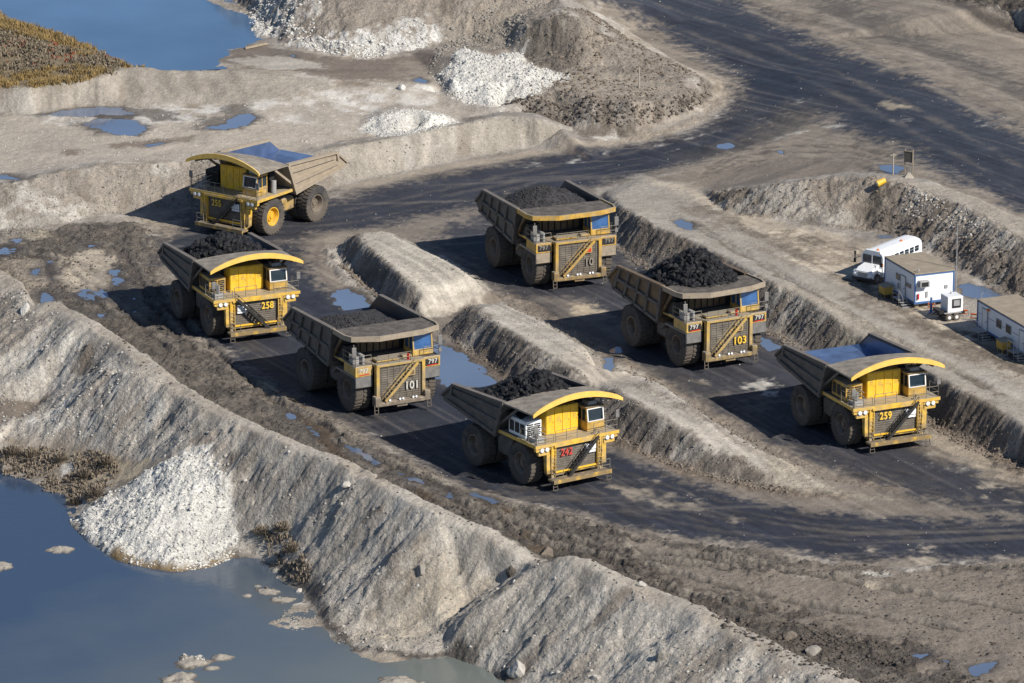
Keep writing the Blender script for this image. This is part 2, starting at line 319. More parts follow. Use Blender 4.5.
def paint(px, col, soft=1.0, namp=1.5, nsc=.35, op=1.0, wet=None, amp=None, clod=None, seed=0, noisy=0., nn=1.2, z=None):
    P = [G(u, v, z) if z is not None else HIT(u, v) for u, v in px]
    s, d = sdf(P, 3+soft+namp*2)
    m = sstep(soft, -soft, d+warp(nsc, seed)[s]*namp*1.6+EDG[s]*(soft+.3)*1.5)*op
    if noisy: m = m*sstep(noisy-.35, noisy+.35, warp(nn, seed+3)[s]*1.3+.5)
    if col is not None: COL[s] = mixc(COL[s], col, m)
    if wet is not None: WET[s] += (wet-WET[s])*m
    if amp is not None: AMP[s] += (amp-AMP[s])*m
    if clod is not None: CLOD[s] += (clod-CLOD[s])*m
    return s, m
RUT = np.zeros(XG.shape, np.float32)
def stroke(px, hw, col, **k):
    """band of half width hw metres along a pixel path"""
    P = [np.array(p_[:2]) for p_ in px] if k.get('world') else [np.array(HIT(u, v)[:2]) for u, v in px]; L_, R_ = [], []
    for i, p in enumerate(P):
        t = P[min(i+1, len(P)-1)]-P[max(i-1, 0)]; t = t/(np.hypot(*t)+1e-9); n = np.array((-t[1], t[0]))
        h = hw[i] if isinstance(hw, (list, tuple)) else hw
        L_.append(p+n*h); R_.append(p-n*h)
    P2 = [tuple(q)+(0,) for q in L_+R_[::-1]]
    s, d = sdf(P2, 3+k.get('soft', .5)+k.get('namp', .5)*2)
    m = sstep(k.get('soft', .5), -k.get('soft', .5), d+warp(k.get('nsc', .5), k.get('seed', 0))[s]*k.get('namp', .5)*1.6+EDG[s]*k.get('soft', .5)*1.5)*k.get('op', 1.)
    if k.get('noisy'): m = m*sstep(k['noisy']-.35, k['noisy']+.35, warp(k.get('nn', 1.2), 4)[s]*1.3+.5)
    if col is not None: COL[s] = mixc(COL[s], col, m)
    if k.get('wet') is not None: WET[s] += (k['wet']-WET[s])*m
    if k.get('amp') is not None: AMP[s] += (k['amp']-AMP[s])*m
    if k.get('clod') is not None: CLOD[s] += (k['clod']-CLOD[s])*m
    if k.get('rut'): RUT[s] += k['rut']*m
# streaky dust along a direction
def aniso(ang, ls, lt, seed):
    c, s_ = math.cos(ang), math.sin(ang); a = XG*c+YG*s_; b = -XG*s_+YG*c
    return fbm(a/ls, b/lt, 4, seed)
A1 = math.atan2(-.873, .487)             # lanes
st1 = aniso(A1, 18, .45, 60); st0 = aniso(math.atan2(-.835, .55), 60, .42, 66); stc = aniso(rad(8), 16, 1.2, 72)
# ---- lower left bank
bank = [(0,279),(60,312),(87,326),(113,343),(143,366),(200,405),(267,437),(342,465),(409,502),(476,530),(524,563),(576,562),(643,592),(717,625),(784,659),(850,690),(850,760),(500,760),(506,684),(415,660),(342,652),(307,592),(234,557),(240,540),(228,475),(184,459),(75,447),(-60,440),(-60,260)]
paint(bank, (.345,.313,.268), .6, .5, amp=.12, clod=.42)
paint([(60,316),(113,346),(143,368),(120,378),(90,395),(50,402),(0,398),(0,350),(40,325)], PALE, 1, 2, op=.5, noisy=.5)
paint([(0,350),(60,325),(80,345),(60,385),(0,395)], PALE, 1, 2, op=.6, noisy=.4)
paint([(82,344),(98,345),(98,372),(80,370)], BROWN, .4, .6, op=.8)
paint([(70,440),(45,444),(30,425),(60,405),(100,388),(118,382),(110,405),(95,445)], WHITE, .8, 1.5, op=.65, noisy=.35, clod=.7)
paint([(150,388),(165,395),(158,410),(148,430),(142,420)], WHITE, .4, 1, op=.6)
paint([(0,285),(55,315),(30,335),(0,352),(-50,340),(-50,270)], BROWN, 1, 1.5, op=.5)
paint([(0,270),(60,300),(75,320),(40,312),(0,290),(-50,270)], TAN, 1, 1, op=.7)
for pl in ([(165,420),(230,440),(280,470),(300,500),(250,500),(200,450)], [(330,500),(400,530),(380,560),(300,530)], [(380,540),(440,560),(420,600),(370,590)]):
    paint(pl, (.13,.105,.085), 1.5, 2.5, op=.6, noisy=.4, clod=.8)
paint([(270,445),(360,480),(340,520),(290,560),(270,520),(250,470)], PALE, 1.5, 2.5, op=.4, noisy=.6)
paint([(430,545),(500,565),(520,575),(480,605),(430,630),(380,645),(345,640),(400,600)], SAND, 1.2, 1.5, op=.4, clod=.1, amp=.07)
paint([(345,500),(370,490),(400,520),(380,535),(350,520)], BROWN, 1.0, 2, op=.6, noisy=.5)
paint([(200,410),(240,428),(300,453),(345,470),(409,506),(476,534),(524,566),(500,562),(409,515),(330,475),(260,450),(195,415)], PALE, .8, .6, op=.55)
paint([(540,566),(576,563),(643,593),(717,627),(784,661),(830,690),(760,670),(690,635),(610,595),(560,575)], PALE, .8, .6, op=.5)
paint([(480,620),(560,585),(640,600),(740,650),(820,683),(830,760),(560,740),(500,680)], PALE, 1.5, 2, op=.3, clod=.6, noisy=.4)
pile = [(172,461),(184,457),(207,457),(226,473),(231,502),(239,540),(234,557),(214,567),(177,573),(143,568),(117,562),(103,552),(80,537),(68,523),(90,507),(117,489),(145,474)]
paint(pile, WHITE, .5, .7, amp=.1, clod=1.0)
# wet rim and ochre algae at the pond edge
stroke([(110,561),(143,570),(177,575),(214,569),(234,559),(262,562)], .9, OCHRE, soft=.5, namp=.7, wet=.4, clod=.1)
stroke([(234,555),(260,558),(287,575),(307,590),(330,622),(352,650),(415,657),(455,654),(482,666),(506,681)], .5, MUD, soft=.4, namp=.5, wet=.3)
# west shore: scrub, pale rocks, sand
paint([(-60,440),(40,443),(75,450),(110,455),(160,461),(140,478),(117,490),(90,505),(67,500),(43,492),(37,485),(20,477),(-60,472)], (.2,.165,.125), .8, 1, op=.85, clod=.2)
paint([(98,470),(118,462),(150,462),(155,470),(130,480),(105,484)], SAND, .5, 1, op=.9, clod=0)
for pl in ([(57,478),(66,466),(78,462),(79,470),(68,474),(62,489)], [(20,471),(32,464),(32,473)], [(68,506),(80,497),(82,505)], [(95,490),(105,485),(104,493)], [(44,452),(62,455),(52,459)]):
    paint(pl, PALE, .3, .7)
paint([(-60,398),(45,398),(40,408),(20,418),(0,424),(-60,430)], BROWN, .5, .6, op=.9, clod=0, amp=.03, wet=.2)
# ---- muddy shoulder between bank and lane
should = [(0,232),(60,228),(110,222),(150,225),(160,250),(170,290),(200,335),(237,368),(273,386),(317,411),(352,428),(383,447),(420,465),(476,495),(542,508),(609,525),(684,542),(751,548),(817,562),(900,568),(1024,562),(1160,570),(1160,760),(850,760),(838,683),(784,659),(717,625),(643,592),(576,562),(534,567),(505,549),(442,518),(375,482),(300,450),(233,421),(167,386),(113,343),(60,312),(0,279),(-60,250)]
sh_s, sh_m = paint(should, MUD, .8, 1.2, op=.93, clod=.6, amp=.14); MUDM = np.zeros(XG.shape, np.float32); MUDM[sh_s] = sh_m
paint(should, (.17,.148,.122), .8, 1, op=.5, noisy=.75, nn=.7)
paint(should, (.055,.048,.042), .8, 1, op=.6, noisy=.8, nn=.45, seed=2)
paint([(620,545),(700,560),(817,572),(1024,572),(1160,580),(1160,720),(1000,690),(900,650),(780,620),(700,590)], (.20,.168,.135), 2.5, 3, op=.85, clod=.12, amp=.05)
paint([(620,545),(1024,575),(1160,700),(900,650),(700,590)], DUST, 3, 3, op=.6, noisy=.6, nn=.3)
stroke([(690,605),(760,625),(820,640),(880,655),(930,665)], [2,3.5,4,3.5,2], (.07,.058,.048), soft=1.5, namp=2, noisy=.4, op=.85, clod=.8)
stroke([(560,545),(640,570),(700,595),(760,615)], 2.2, (.075,.062,.05), soft=1.5, namp=2, noisy=.45, op=.85, clod=.7)
stroke([(800,577),(870,574),(920,570),(950,562),(985,561)], .5, PALE, soft=.4, namp=.8, noisy=.35, op=.9)
stroke([(215,340),(260,388),(300,410),(340,430),(380,455),(430,480),(500,512)], 1.2, TAN, soft=.8, namp=1.2, noisy=.55, op=.7)
stroke([(270,385),(300,408),(322,432),(335,452),(370,475),(420,495),(470,508)], .9, (.085,.06,.038), soft=.4, namp=.6, op=.85, wet=.8, rut=.15, clod=.1)
stroke([(480,500),(540,545),(535,560)], .8, (.09,.065,.042), soft=.5, namp=.8, op=.8, wet=.4)
for pth, h_ in (([(150,280),(180,318),(225,360),(270,395),(320,425),(360,448)], .35), ([(160,300),(205,345),(260,392),(310,422)], .3), ([(330,440),(380,462),(440,485),(500,505),(560,520),(640,540)], .35), ([(350,465),(400,487),(450,506),(520,535),(580,552),(650,572)], .4), ([(430,490),(480,512),(540,532),(600,548),(680,562),(760,570)], .35), ([(620,560),(700,580),(780,598),(860,612),(960,628)], .35), ([(600,545),(700,556),(800,572),(900,590),(1020,610)], .3), ([(95,245),(120,250),(132,275),(150,305),(190,350)], .35), ([(60,285),(90,290),(130,318),(170,355)], .35), ([(20,255),(60,262),(80,285),(110,318)], .3), ([(560,560),(620,575),(680,592),(740,606)], .4)):
    for o_ in (0, 7):
        stroke([(u+o_*.8, v+o_*.3) for u, v in pth], h_, (.062,.053,.045), soft=.25, namp=.4, nsc=.9, op=.75, rut=.22, wet=.3); stroke([(u+o_*.8+4, v-2+o_*.3) for u, v in pth], .3, (.2,.175,.145), soft=.25, namp=.4, nsc=.9, op=.5, rut=-.12)
paint([(255,383),(280,383),(284,393),(268,392)], SAND, .3, .6, op=.8)
paint([(60,258),(75,250),(100,252),(112,262),(106,285),(90,296),(70,290),(58,275)], (.32,.275,.215), .8, 1.2, clod=.05, amp=.04)
paint([(5,232),(45,228),(50,238),(20,243)], (.3,.26,.2), .5, 1)
paint([(0,262),(30,262),(45,280),(20,285),(0,275)], TAN, .8, 1.5, op=.6)
stroke([(122,240),(128,260),(138,280),(160,300)], .7, (.07,.06,.055), soft=.4, namp=.3, op=.6)
stroke([(p_[0]+.873*.7, p_[1]+.487*.7) for p_ in crest], 1.5, (.36,.325,.275), soft=.5, namp=.5, op=.92, world=True, clod=.15, amp=.07)
stroke([(p_[0]+.873*.7, p_[1]+.487*.7) for p_ in crest], 1.0, (.27,.225,.175), soft=.5, namp=.6, op=.5, world=True, noisy=.5, nn=.3)
# ---- coal-dark roads
r1 = [(158,232),(196,210),(250,207),(330,195),(400,175),(480,160),(560,147),(640,142),(690,134),(722,112),(742,88),(770,92),(800,105),(790,130),(740,150),(690,165),(650,185),(606,193),(600,205),(606,232),(625,249),(651,265),(715,299),(761,322),(798,343),(850,366),(905,396),(945,427),(940,437),(900,440),(960,470),(1024,490),(1160,500),(1160,565),(1024,562),(951,565),(884,568),(817,562),(751,548),(684,542),(609,525),(542,508),(476,495),(420,465),(383,447),(352,428),(317,411),(273,386),(237,369),(205,342),(175,310),(160,275)]
paint(r1, DUST, 1.5, 1.2, op=.95, clod=.0, amp=.035, wet=.0)
paint([(162,240),(200,212),(260,215),(330,200),(420,178),(510,162),(600,148),(660,146),(700,140),(740,120),(752,96),(772,96),(782,108),(760,128),(720,145),(680,158),(640,172),(600,185),(520,196),(440,215),(360,228),(300,240),(250,245),(220,260),(165,262)], COAL, 2.2, 1.2, op=.93, wet=.5)
# lane 1
paint([(200,262),(290,240),(322,250),(335,275),(345,300),(380,335),(430,370),(470,398),(520,420),(560,440),(612,452),(663,470),(712,488),(774,506),(872,517),(940,521),(1024,518),(1160,510),(1160,562),(1024,556),(951,560),(884,562),(817,556),(751,543),(684,536),(609,520),(542,504),(476,490),(420,460),(383,442),(352,424),(317,407),(273,381),(237,363),(205,335),(182,300)], COAL, 1.2, .9, op=.97, seed=1, wet=.35)
# lane 2
paint([(430,240),(500,205),(560,195),(600,215),(625,252),(680,284),(761,326),(798,346),(850,370),(880,386),(905,402),(900,425),(935,445),(1000,480),(1024,488),(1160,500),(1160,540),(1024,520),(960,505),(900,490),(850,478),(800,460),(740,430),(690,400),(640,370),(590,342),(545,315),(505,296),(470,270)], COAL, 1.8, 1.2, op=.9, seed=2, wet=.3)
paint([(540,300),(580,298),(600,315),(640,330),(620,345),(560,318)], DUST, 1.2, 1.5, op=.7)
paint([(570,305),(590,305),(597,311),(580,314)], SAND, .6, 1, op=.9)
paint([(640,370),(700,385),(790,400),(760,430),(700,405)], DUST, 2, 2, op=.5, noisy=.4)
paint([(745,382),(775,378),(772,392),(750,390)], PALE, .5, 1.2, op=.8, noisy=.4)
paint([(690,380),(705,378),(710,385),(697,386)], TAN, .4, .8, op=.8)
paint([(610,478),(650,482),(690,500),(745,515),(735,525),(680,515),(620,495)], TAN, .6, 1.5, op=.8, noisy=.55, nn=.8)
# haul road
hr = [(580,-25),(690,-40),(930,-60),(1110,40),(1160,120),(1160,320),(1060,238),(1020,219),(955,191),(924,178),(880,172),(847,172),(761,184),(700,188),(650,180),(700,160),(740,130),(745,95),(716,82),(675,61),(625,29),(602,14)]
paint(hr, (.215,.182,.145), 1.0, .8, op=.97, clod=0, amp=.025)
paint([(590,-30),(700,-30),(734,-5),(817,40),(917,77),(1024,133),(1160,205),(1160,295),(1024,214),(951,176),(884,143),(824,119),(780,102),(728,72),(655,28),(565,-20)], (.025,.030,.043), 2.2, 1.0, op=.94, seed=1, wet=.6)
paint([(800,-15),(850,0),(900,22),(1024,82),(1100,130),(1060,120),(960,72),(880,40),(820,15)], (.06,.056,.056), 3, 1.2, op=.7)
paint([(745,85),(770,82),(800,100),(790,120),(758,120)], COAL, 2, 2, op=.8)
paint([(880,-20),(960,10),(1024,40),(1024,52),(950,25),(870,-5)], (.2,.17,.14), 2, 3, op=.6)
stroke([(782,70),(768,98),(748,120),(716,138),(680,150),(640,160),(590,172)], [4,4,4,4,4.5,5,5], COAL, soft=1.8, namp=.8, op=.85)
stroke([(812,98),(800,118),(770,134),(720,150),(670,160)], [2.5,2.5,2.5,3,3], (.05,.048,.05), soft=1.5, namp=.8, op=.75)
for dv, c_, h_, o_ in ((20,(.15,.128,.105),.35,.5),(34,(.02,.021,.027),.9,.5),(46,(.13,.11,.09),.3,.5),(58,(.02,.021,.027),.8,.5),(-14,(.30,.255,.2),.5,.5),(-26,(.12,.1,.082),.6,.5),(-42,(.29,.25,.2),.6,.5),(-52,(.13,.11,.09),.5,.45)):
    stroke([(650+u_, -12+u_*.30+u_*u_*.00034+dv*(.65+u_*.0009)) for u_ in range(0, 480, 40)], h_, c_, soft=.4, namp=.35, nsc=.2, op=o_, noisy=.25, nn=.35)
for u, v, r in ((798,103,5),(836,128,6),(762,122,5),(902,116,6),(985,123,4),(820,140,4)):
    paint([(u-r, v-2), (u+r, v-1), (u+r*.8, v+2), (u-r*.7, v+2)], PALE, .8, 1.2, op=.6, noisy=.5)
stroke([(775,138),(800,133),(822,128),(836,126)], .6, PALE, soft=.5, namp=.8, op=.7, noisy=.4)
stroke([(880,102),(900,108)], .7, SAND, soft=.5, namp=.8, op=.7)
for u, v, r in ((655,146,7),(696,136,7),(574,160,5),(600,153,6),(716,130,5),(670,150,8),(530,165,6),(60,340,0)):
    if r: paint([(u-r, v+2), (u+r, v-1.5), (u+r, v+.3), (u-r*.6, v+3)], PALE, .5, .8, op=.7, noisy=.3)
for u, v, r in ((885,485,10),(895,492,6),(990,485,8),(1010,500,12),(830,497,5),(878,517,11),(925,549,9),(868,550,10),(932,518,8),(978,465,4),(1000,512,9),(890,540,4),(985,497,6),(920,560,16),(870,583,8)):
    paint([(u-r, v+1), (u-r*.3, v-2.4), (u+r, v-1), (u+r*.5, v+2.6)], (.36,.31,.24), .5, 1.0, op=.85, noisy=.28)
stroke([(930,430),(960,450),(1000,465),(1040,478)], [2,2.5,2.5,2.5], (.30,.25,.19), soft=1, namp=1.2, op=.9)
stroke([(930,415),(975,443),(1024,466),(1080,490)], 1.2, BROWN, soft=.8, namp=.8, clod=.7)
# shoulders of the curve road
stroke([(345,188),(400,177),(479,162),(537,152),(590,144),(660,133),(700,120),(722,100)], .9, TAN, soft=.6, namp=.6, op=.8)
stroke([(600,140),(640,138),(690,125),(716,106),(724,92)], .8, (.33,.28,.22), soft=.5, namp=.5, op=.8, clod=.3)
# ---- berms
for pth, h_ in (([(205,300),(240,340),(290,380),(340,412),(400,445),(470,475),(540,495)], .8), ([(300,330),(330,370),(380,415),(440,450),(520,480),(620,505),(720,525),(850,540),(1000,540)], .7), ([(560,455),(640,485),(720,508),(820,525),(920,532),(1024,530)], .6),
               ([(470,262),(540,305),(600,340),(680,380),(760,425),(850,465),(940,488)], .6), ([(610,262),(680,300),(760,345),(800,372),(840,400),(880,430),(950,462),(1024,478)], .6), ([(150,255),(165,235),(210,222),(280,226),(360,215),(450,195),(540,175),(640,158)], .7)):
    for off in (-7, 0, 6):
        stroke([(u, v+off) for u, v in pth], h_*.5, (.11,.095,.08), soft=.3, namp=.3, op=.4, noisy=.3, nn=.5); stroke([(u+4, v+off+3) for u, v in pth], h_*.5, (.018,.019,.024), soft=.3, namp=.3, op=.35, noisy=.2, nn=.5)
paint([(300,246),(322,238),(345,232),(350,240),(338,250),(345,268),(360,284),(350,290),(335,292),(322,285),(308,268)], (.25,.212,.17), 1.2, .8, op=.85)
stroke([(335,250),(338,266),(352,284),(372,300),(398,314)], .7, (.36,.325,.28), soft=.4, namp=.5, op=.85, rut=-.4, clod=.5)
stroke([(322,242),(316,258),(322,276),(334,290)], .25, (.12,.1,.085), soft=.25, namp=.2, op=.6)
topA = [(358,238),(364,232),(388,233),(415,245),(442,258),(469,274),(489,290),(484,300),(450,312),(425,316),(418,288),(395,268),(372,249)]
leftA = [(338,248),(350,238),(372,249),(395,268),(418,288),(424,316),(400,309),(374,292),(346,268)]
paint(leftA, (.17,.148,.125), .4, .5, clod=.5); paint(topA, (.37,.335,.28), .4, .5, clod=.12)  # left flank darker than the top: its shade is put into the colour
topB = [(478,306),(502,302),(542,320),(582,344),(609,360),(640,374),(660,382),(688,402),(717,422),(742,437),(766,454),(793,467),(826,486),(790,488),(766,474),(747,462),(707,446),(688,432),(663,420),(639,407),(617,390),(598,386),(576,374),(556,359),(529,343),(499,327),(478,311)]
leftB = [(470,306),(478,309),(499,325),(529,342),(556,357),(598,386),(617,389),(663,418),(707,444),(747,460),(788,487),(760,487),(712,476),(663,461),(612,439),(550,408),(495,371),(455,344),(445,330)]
paint(leftB, (.15,.13,.11), .4, .5, clod=.5); paint(topB, (.36,.325,.275), .4, .5, clod=.1)  # dark flank and pale top paint the sun's shading into the soil
paint([(598,350),(612,362),(634,378),(640,386),(600,386),(575,374),(560,360)], (.36,.31,.25), .8, 1, op=.6)  # end cone paler, sunlight painted into its colour
stroke([(455,346),(495,373),(550,410),(612,440),(663,463),(720,482),(790,494),(850,496)], .8, BROWN, soft=.5, namp=.6, clod=.8, op=.8)
stroke([(505,296),(545,315),(590,342),(640,372),(690,400),(740,432),(800,462),(850,482),(900,492)], .8, (.20,.165,.13), soft=.6, namp=.8, clod=.6, op=.8)
stroke([(640,385),(690,412),(740,442),(800,474)], .4, BROWN, soft=.4, namp=.5, clod=.9, op=.5)
paint([(760,450),(800,468),(850,488),(900,500),(860,502),(800,494),(770,480)], (.27,.235,.185), 1, 1.2, clod=.4, op=.8)
topD = [(600,190),(622,205),(663,228),(688,237),(751,269),(800,293),(843,321),(858,334),(890,350),(933,374),(984,399),(1024,426),(1160,498),(1160,440),(1060,400),(960,345),(880,300),(800,262),(760,236),(700,205),(690,190),(640,175)]
paint([(598,198),(622,207),(663,229),(688,238),(751,270),(800,294),(843,322),(860,338),(890,352),(933,375),(984,400),(1024,427),(1160,500),(1160,545),(1024,466),(970,442),(926,412),(880,383),(820,357),(761,323),(680,283),(606,233)], (.15,.13,.11), .4, .5, clod=.5)  # face below the raised road, shade painted into the soil colour
paint([(843,320),(870,335),(880,352),(850,364),(838,350)], (.30,.26,.2), .8, .8, op=.8)  # sunlit nose of the berm, its brightness painted in
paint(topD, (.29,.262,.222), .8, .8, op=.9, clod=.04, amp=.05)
tanroad = [(650,180),(700,200),(760,238),(800,262),(850,288),(900,318),(960,350),(1040,395),(1160,460),(1160,430),(1060,380),(1000,340),(960,320),(900,285),(850,258),(880,250),(840,235),(780,222),(730,212),(712,196),(700,186)]
paint(tanroad, (.40,.34,.262), 1.5, 1.0, op=.95, clod=0, amp=.03)
paint([(660,195),(690,200),(710,212),(730,232),(700,228),(680,215)], BROWN, 1, 1.2, op=.65, noisy=.3)
paint([(840,300),(880,300),(930,330),(990,365),(1030,385),(1060,400),(1060,380),(990,340),(930,322),(900,305),(890,280),(850,275)], (.085,.07,.056), 1.2, 1.5, op=.9, noisy=.15)  # dark zones: mud, with shade painted into the ground as well
paint([(755,232),(800,232),(860,248),(855,265),(800,262),(770,250)], (.20,.165,.125), 1, 1.2, op=.8, noisy=.3, clod=.3)
stroke([(690,222),(740,252),(800,285),(860,320),(930,358),(1000,395)], .6, (.11,.09,.07), soft=.4, namp=.5, op=.85, clod=.35, rut=.12)
stroke([(700,206),(740,226),(780,246),(830,272),(880,300),(940,332),(1000,362),(1060,392)], .6, (.14,.115,.09), soft=.5, namp=.7, op=.7, clod=.4)
stroke([(800,238),(850,246),(880,262)], 1.2, (.13,.108,.085), soft=.8, namp=.8, op=.6, noisy=.3)
stroke([(850,300),(900,322),(950,350),(1010,378)], .8, (.16,.13,.1), soft=.5, namp=.8, op=.7, noisy=.3, rut=.08)
for dv in (0, 5, 11, 17): stroke([(700,178-dv*.2),(740,166-dv),(790,163-dv),(850,163-dv),(900,176-dv)], .35, (.10,.083,.068), soft=.25, namp=.3, op=.7, rut=.08, noisy=.2, nn=1.4)
stroke([(744,240),(790,264),(850,292),(900,318),(960,352),(1020,384)], .3, BROWN, soft=.4, namp=.5, op=.5)
stroke([(700,228),(760,262),(820,294),(890,330),(960,366),(1040,408)], .3, PALE, soft=.4, namp=.4, op=.4)
paint([(945,-3),(980,8),(1024,22),(1110,50),(1110,30),(1024,-5),(990,-30),(900,-60)], (.075,.063,.052), .8, .8, op=.9, clod=.9)
stroke([(930,-2),(980,16),(1024,31),(1090,55)], 1.0, (.06,.05,.045), soft=.6, namp=.4, op=.85)
stroke([(905,-10),(960,15),(1024,40),(1090,66)], .8, (.3,.255,.2), soft=.8, namp=.5, op=.6)
stroke([(780,285),(840,312),(900,345),(960,372)], 1.3, (.32,.28,.225), soft=.8, namp=1, op=.7)
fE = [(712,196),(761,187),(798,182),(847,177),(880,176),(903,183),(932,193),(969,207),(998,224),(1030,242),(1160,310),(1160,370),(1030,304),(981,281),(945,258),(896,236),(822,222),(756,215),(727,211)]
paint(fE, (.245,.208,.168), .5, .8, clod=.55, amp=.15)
paint([(725,190),(755,188),(760,210),(740,214),(722,205)], (.10,.085,.07), .6, 1, op=.8, clod=.9)
paint([(880,182),(905,186),(890,200),(905,225),(880,228),(868,205)], (.09,.078,.065), .8, 1.5, op=.7, clod=1.0, noisy=.3)
paint([(905,188),(940,200),(930,215),(900,210)], PALE, 1, 1.5, op=.7, noisy=.4, clod=.7)
paint([(960,210),(990,220),(985,232),(955,225)], PALE, 1, 1.5, op=.7, noisy=.45)
paint([(800,200),(830,205),(845,215),(800,218)], PALE, .8, 1.5, op=.5, noisy=.4)
paint([(885,225),(950,250),(985,272),(1024,292),(1024,270),(990,250),(960,235),(930,225)], BROWN, 1, 1.5, op=.8, clod=1.0)
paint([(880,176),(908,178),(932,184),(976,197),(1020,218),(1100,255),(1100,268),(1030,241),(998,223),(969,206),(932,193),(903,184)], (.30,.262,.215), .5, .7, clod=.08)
paint([(680,172),(780,160),(860,160),(895,168),(850,171),(761,183),(712,190),(690,185)], (.17,.142,.115), 1.2, 1, op=.85, amp=.06)
# ---- upper left
fB = [(-60,186),(24,179),(61,172),(98,165),(147,164),(200,162),(240,165),(240,205),(196,207),(147,210),(117,213),(83,217),(49,227),(-60,234)]
paint(fB, (.24,.21,.175), .5, .8, clod=.4, amp=.12)
paint([(0,200),(20,180),(35,180),(45,200),(85,205),(70,222),(0,228)], PALE, .8, 1.5, op=.75, noisy=.45)
paint([(150,165),(175,163),(172,172),(155,170)], PALE, .6, 1, op=.7)
pit = [(-60,113),(33,116),(67,108),(124,107),(234,104),(334,90),(380,84),(440,82),(432,100),(470,112),(420,125),(347,138),(300,152),(190,160),(98,160),(24,175),(-60,182)]
paint(pit, (.33,.29,.24), 1, 1, clod=.08, amp=.05)
paint([(30,112),(150,100),(230,100),(300,98),(420,85),(430,100),(350,125),(250,112),(180,125),(110,130)], (.50,.475,.43), 1.2, 2.5, op=.85, noisy=.42, nn=.55)
paint([(33,115),(75,104),(125,105),(178,112),(176,120),(150,122),(125,112),(80,108),(40,118)], MUD, .6, 1, op=.8, wet=.3)
paint([(75,124),(125,118),(150,128),(140,136),(95,134)], MUD, .8, 1, op=.8, wet=.3)
paint([(195,130),(205,118),(225,116),(222,105),(240,102),(252,112),(262,120),(245,130),(215,133)], MUD, .8, 1, op=.75, wet=.3)
paint([(105,144),(150,140),(195,136),(192,142),(150,148),(110,149)], BROWN, .6, .8, op=.8)
paint([(65,150),(80,149),(80,156),(68,156)], BROWN, .4, .6, op=.8)
paint([(0,172),(25,174),(35,180),(10,182)], MUD, .5, .8, op=.7)
bG = [(-60,84),(29,87),(59,83),(98,75),(127,65),(195,69),(261,72),(320,79),(334,88),(234,103),(124,106),(67,107),(33,114),(-60,112)]
paint(bG, (.27,.24,.20), .6, .6, clod=.12, amp=.08)
for u in (115,152,178,196,222):
    stroke([(u,68),(u+14,82),(u+24,96)], .7, (.17,.15,.125), soft=.6, namp=.5, op=.6)
mudflat = [(219,62),(235,50),(262,44),(290,50),(347,60),(380,58),(430,50),(440,60),(430,78),(345,80),(300,74),(250,68)]
paint(mudflat, (.155,.128,.105), .8, 1, clod=.05, amp=.03, wet=.15)
paint([(235,60),(270,56),(318,60),(322,68),(280,70),(240,66)], (.34,.31,.265), .6, 1, op=.9)
paint([(400,62),(440,60),(470,48),(440,75),(410,76)], (.24,.205,.165), 1, 1.5, op=.8)
# hill H and mound K
paint([(215,-10),(281,43),(347,56),(408,50),(440,45),(505,48),(517,40),(546,18),(566,2),(560,-60),(200,-60)], (.24,.208,.172), .6, 1, clod=.55, amp=.15)
paint([(255,0),(330,-10),(300,15),(290,25),(310,38),(350,42),(400,30),(408,18),(420,18),(436,30),(443,42),(408,50),(371,58),(347,57),(310,49),(262,36),(250,28),(262,20)], (.50,.485,.45), .6, 1.5, clod=1.0, noisy=.25)
paint([(255,-20),(320,-25),(318,10),(290,22),(262,18)], (.45,.43,.39), .8, 1.5, op=.8, clod=.9, noisy=.2)
paint([(470,-10),(540,-10),(500,15),(440,35),(400,15)], (.13,.112,.092), 1.5, 2, op=.4, noisy=.5)
paint([(480,0),(505,-5),(510,30),(480,40),(460,20)], TAN, 1.5, 2, op=.6)
paint([(517,40),(532,26),(548,17),(566,8),(580,22),(587,50),(566,74),(537,68),(520,57)], (.10,.086,.072), .6, .8, op=.85, clod=.9, amp=.2)
paint([(566,8),(602,20),(654,52),(714,86),(705,102),(684,110),(625,118),(575,115),(500,106),(520,92),(560,78),(590,60),(582,25)], (.22,.19,.158), .8, 1, clod=.5, amp=.14)
paint([(500,106),(530,96),(575,98),(631,106),(669,104),(695,94),(707,101),(684,114),(625,131),(575,125),(530,111)], (.13,.112,.094), .5, .8, op=.7, clod=.9, noisy=.3)
paint([(540,78),(600,72),(650,78),(680,90),(640,98),(580,94),(545,88)], (.28,.24,.19), 1, 1, op=.85, clod=.1, amp=.06)
paint([(585,25),(610,40),(600,62),(588,60)], TAN, .8, 1.2, op=.8)
paint([(555,5),(600,25),(650,58),(690,80),(714,86),(700,94),(650,68),(600,48)], (.2,.17,.14), 1, 1, op=.5, noisy=.4)
paint([(575,128),(620,133),(660,128),(610,138),(580,138)], (.12,.10,.08), .5, .6, op=.8)
stroke([(592,137),(606,138),(618,137)], .6, PALE, soft=.4, namp=.6, op=.9)
P1 = [(432,77),(449,65),(460,53),(476,53),(500,62),(513,52),(521,52),(524,64),(545,70),(563,77),(550,88),(537,97),(510,103),(490,108),(470,104),(449,98)]
paint(P1, WHITE, .5, 1.2, clod=.95, amp=.12)
P2 = [(357,128),(370,118),(386,113),(434,113),(460,123),(445,128),(402,136),(370,134)]
paint(P2, (.52,.50,.455), .5, .8, clod=.6)
fF = [(322,150),(347,144),(383,139),(420,131),(473,121),(502,115),(537,118),(561,127),(578,136),(537,145),(479,155),(420,167),(345,184),(300,190),(300,165)]
paint(fF, (.255,.228,.19), .4, .5, clod=.2, amp=.09)
paint([(420,140),(440,133),(460,150),(430,158)], (.33,.3,.26), 1, 1, op=.5)
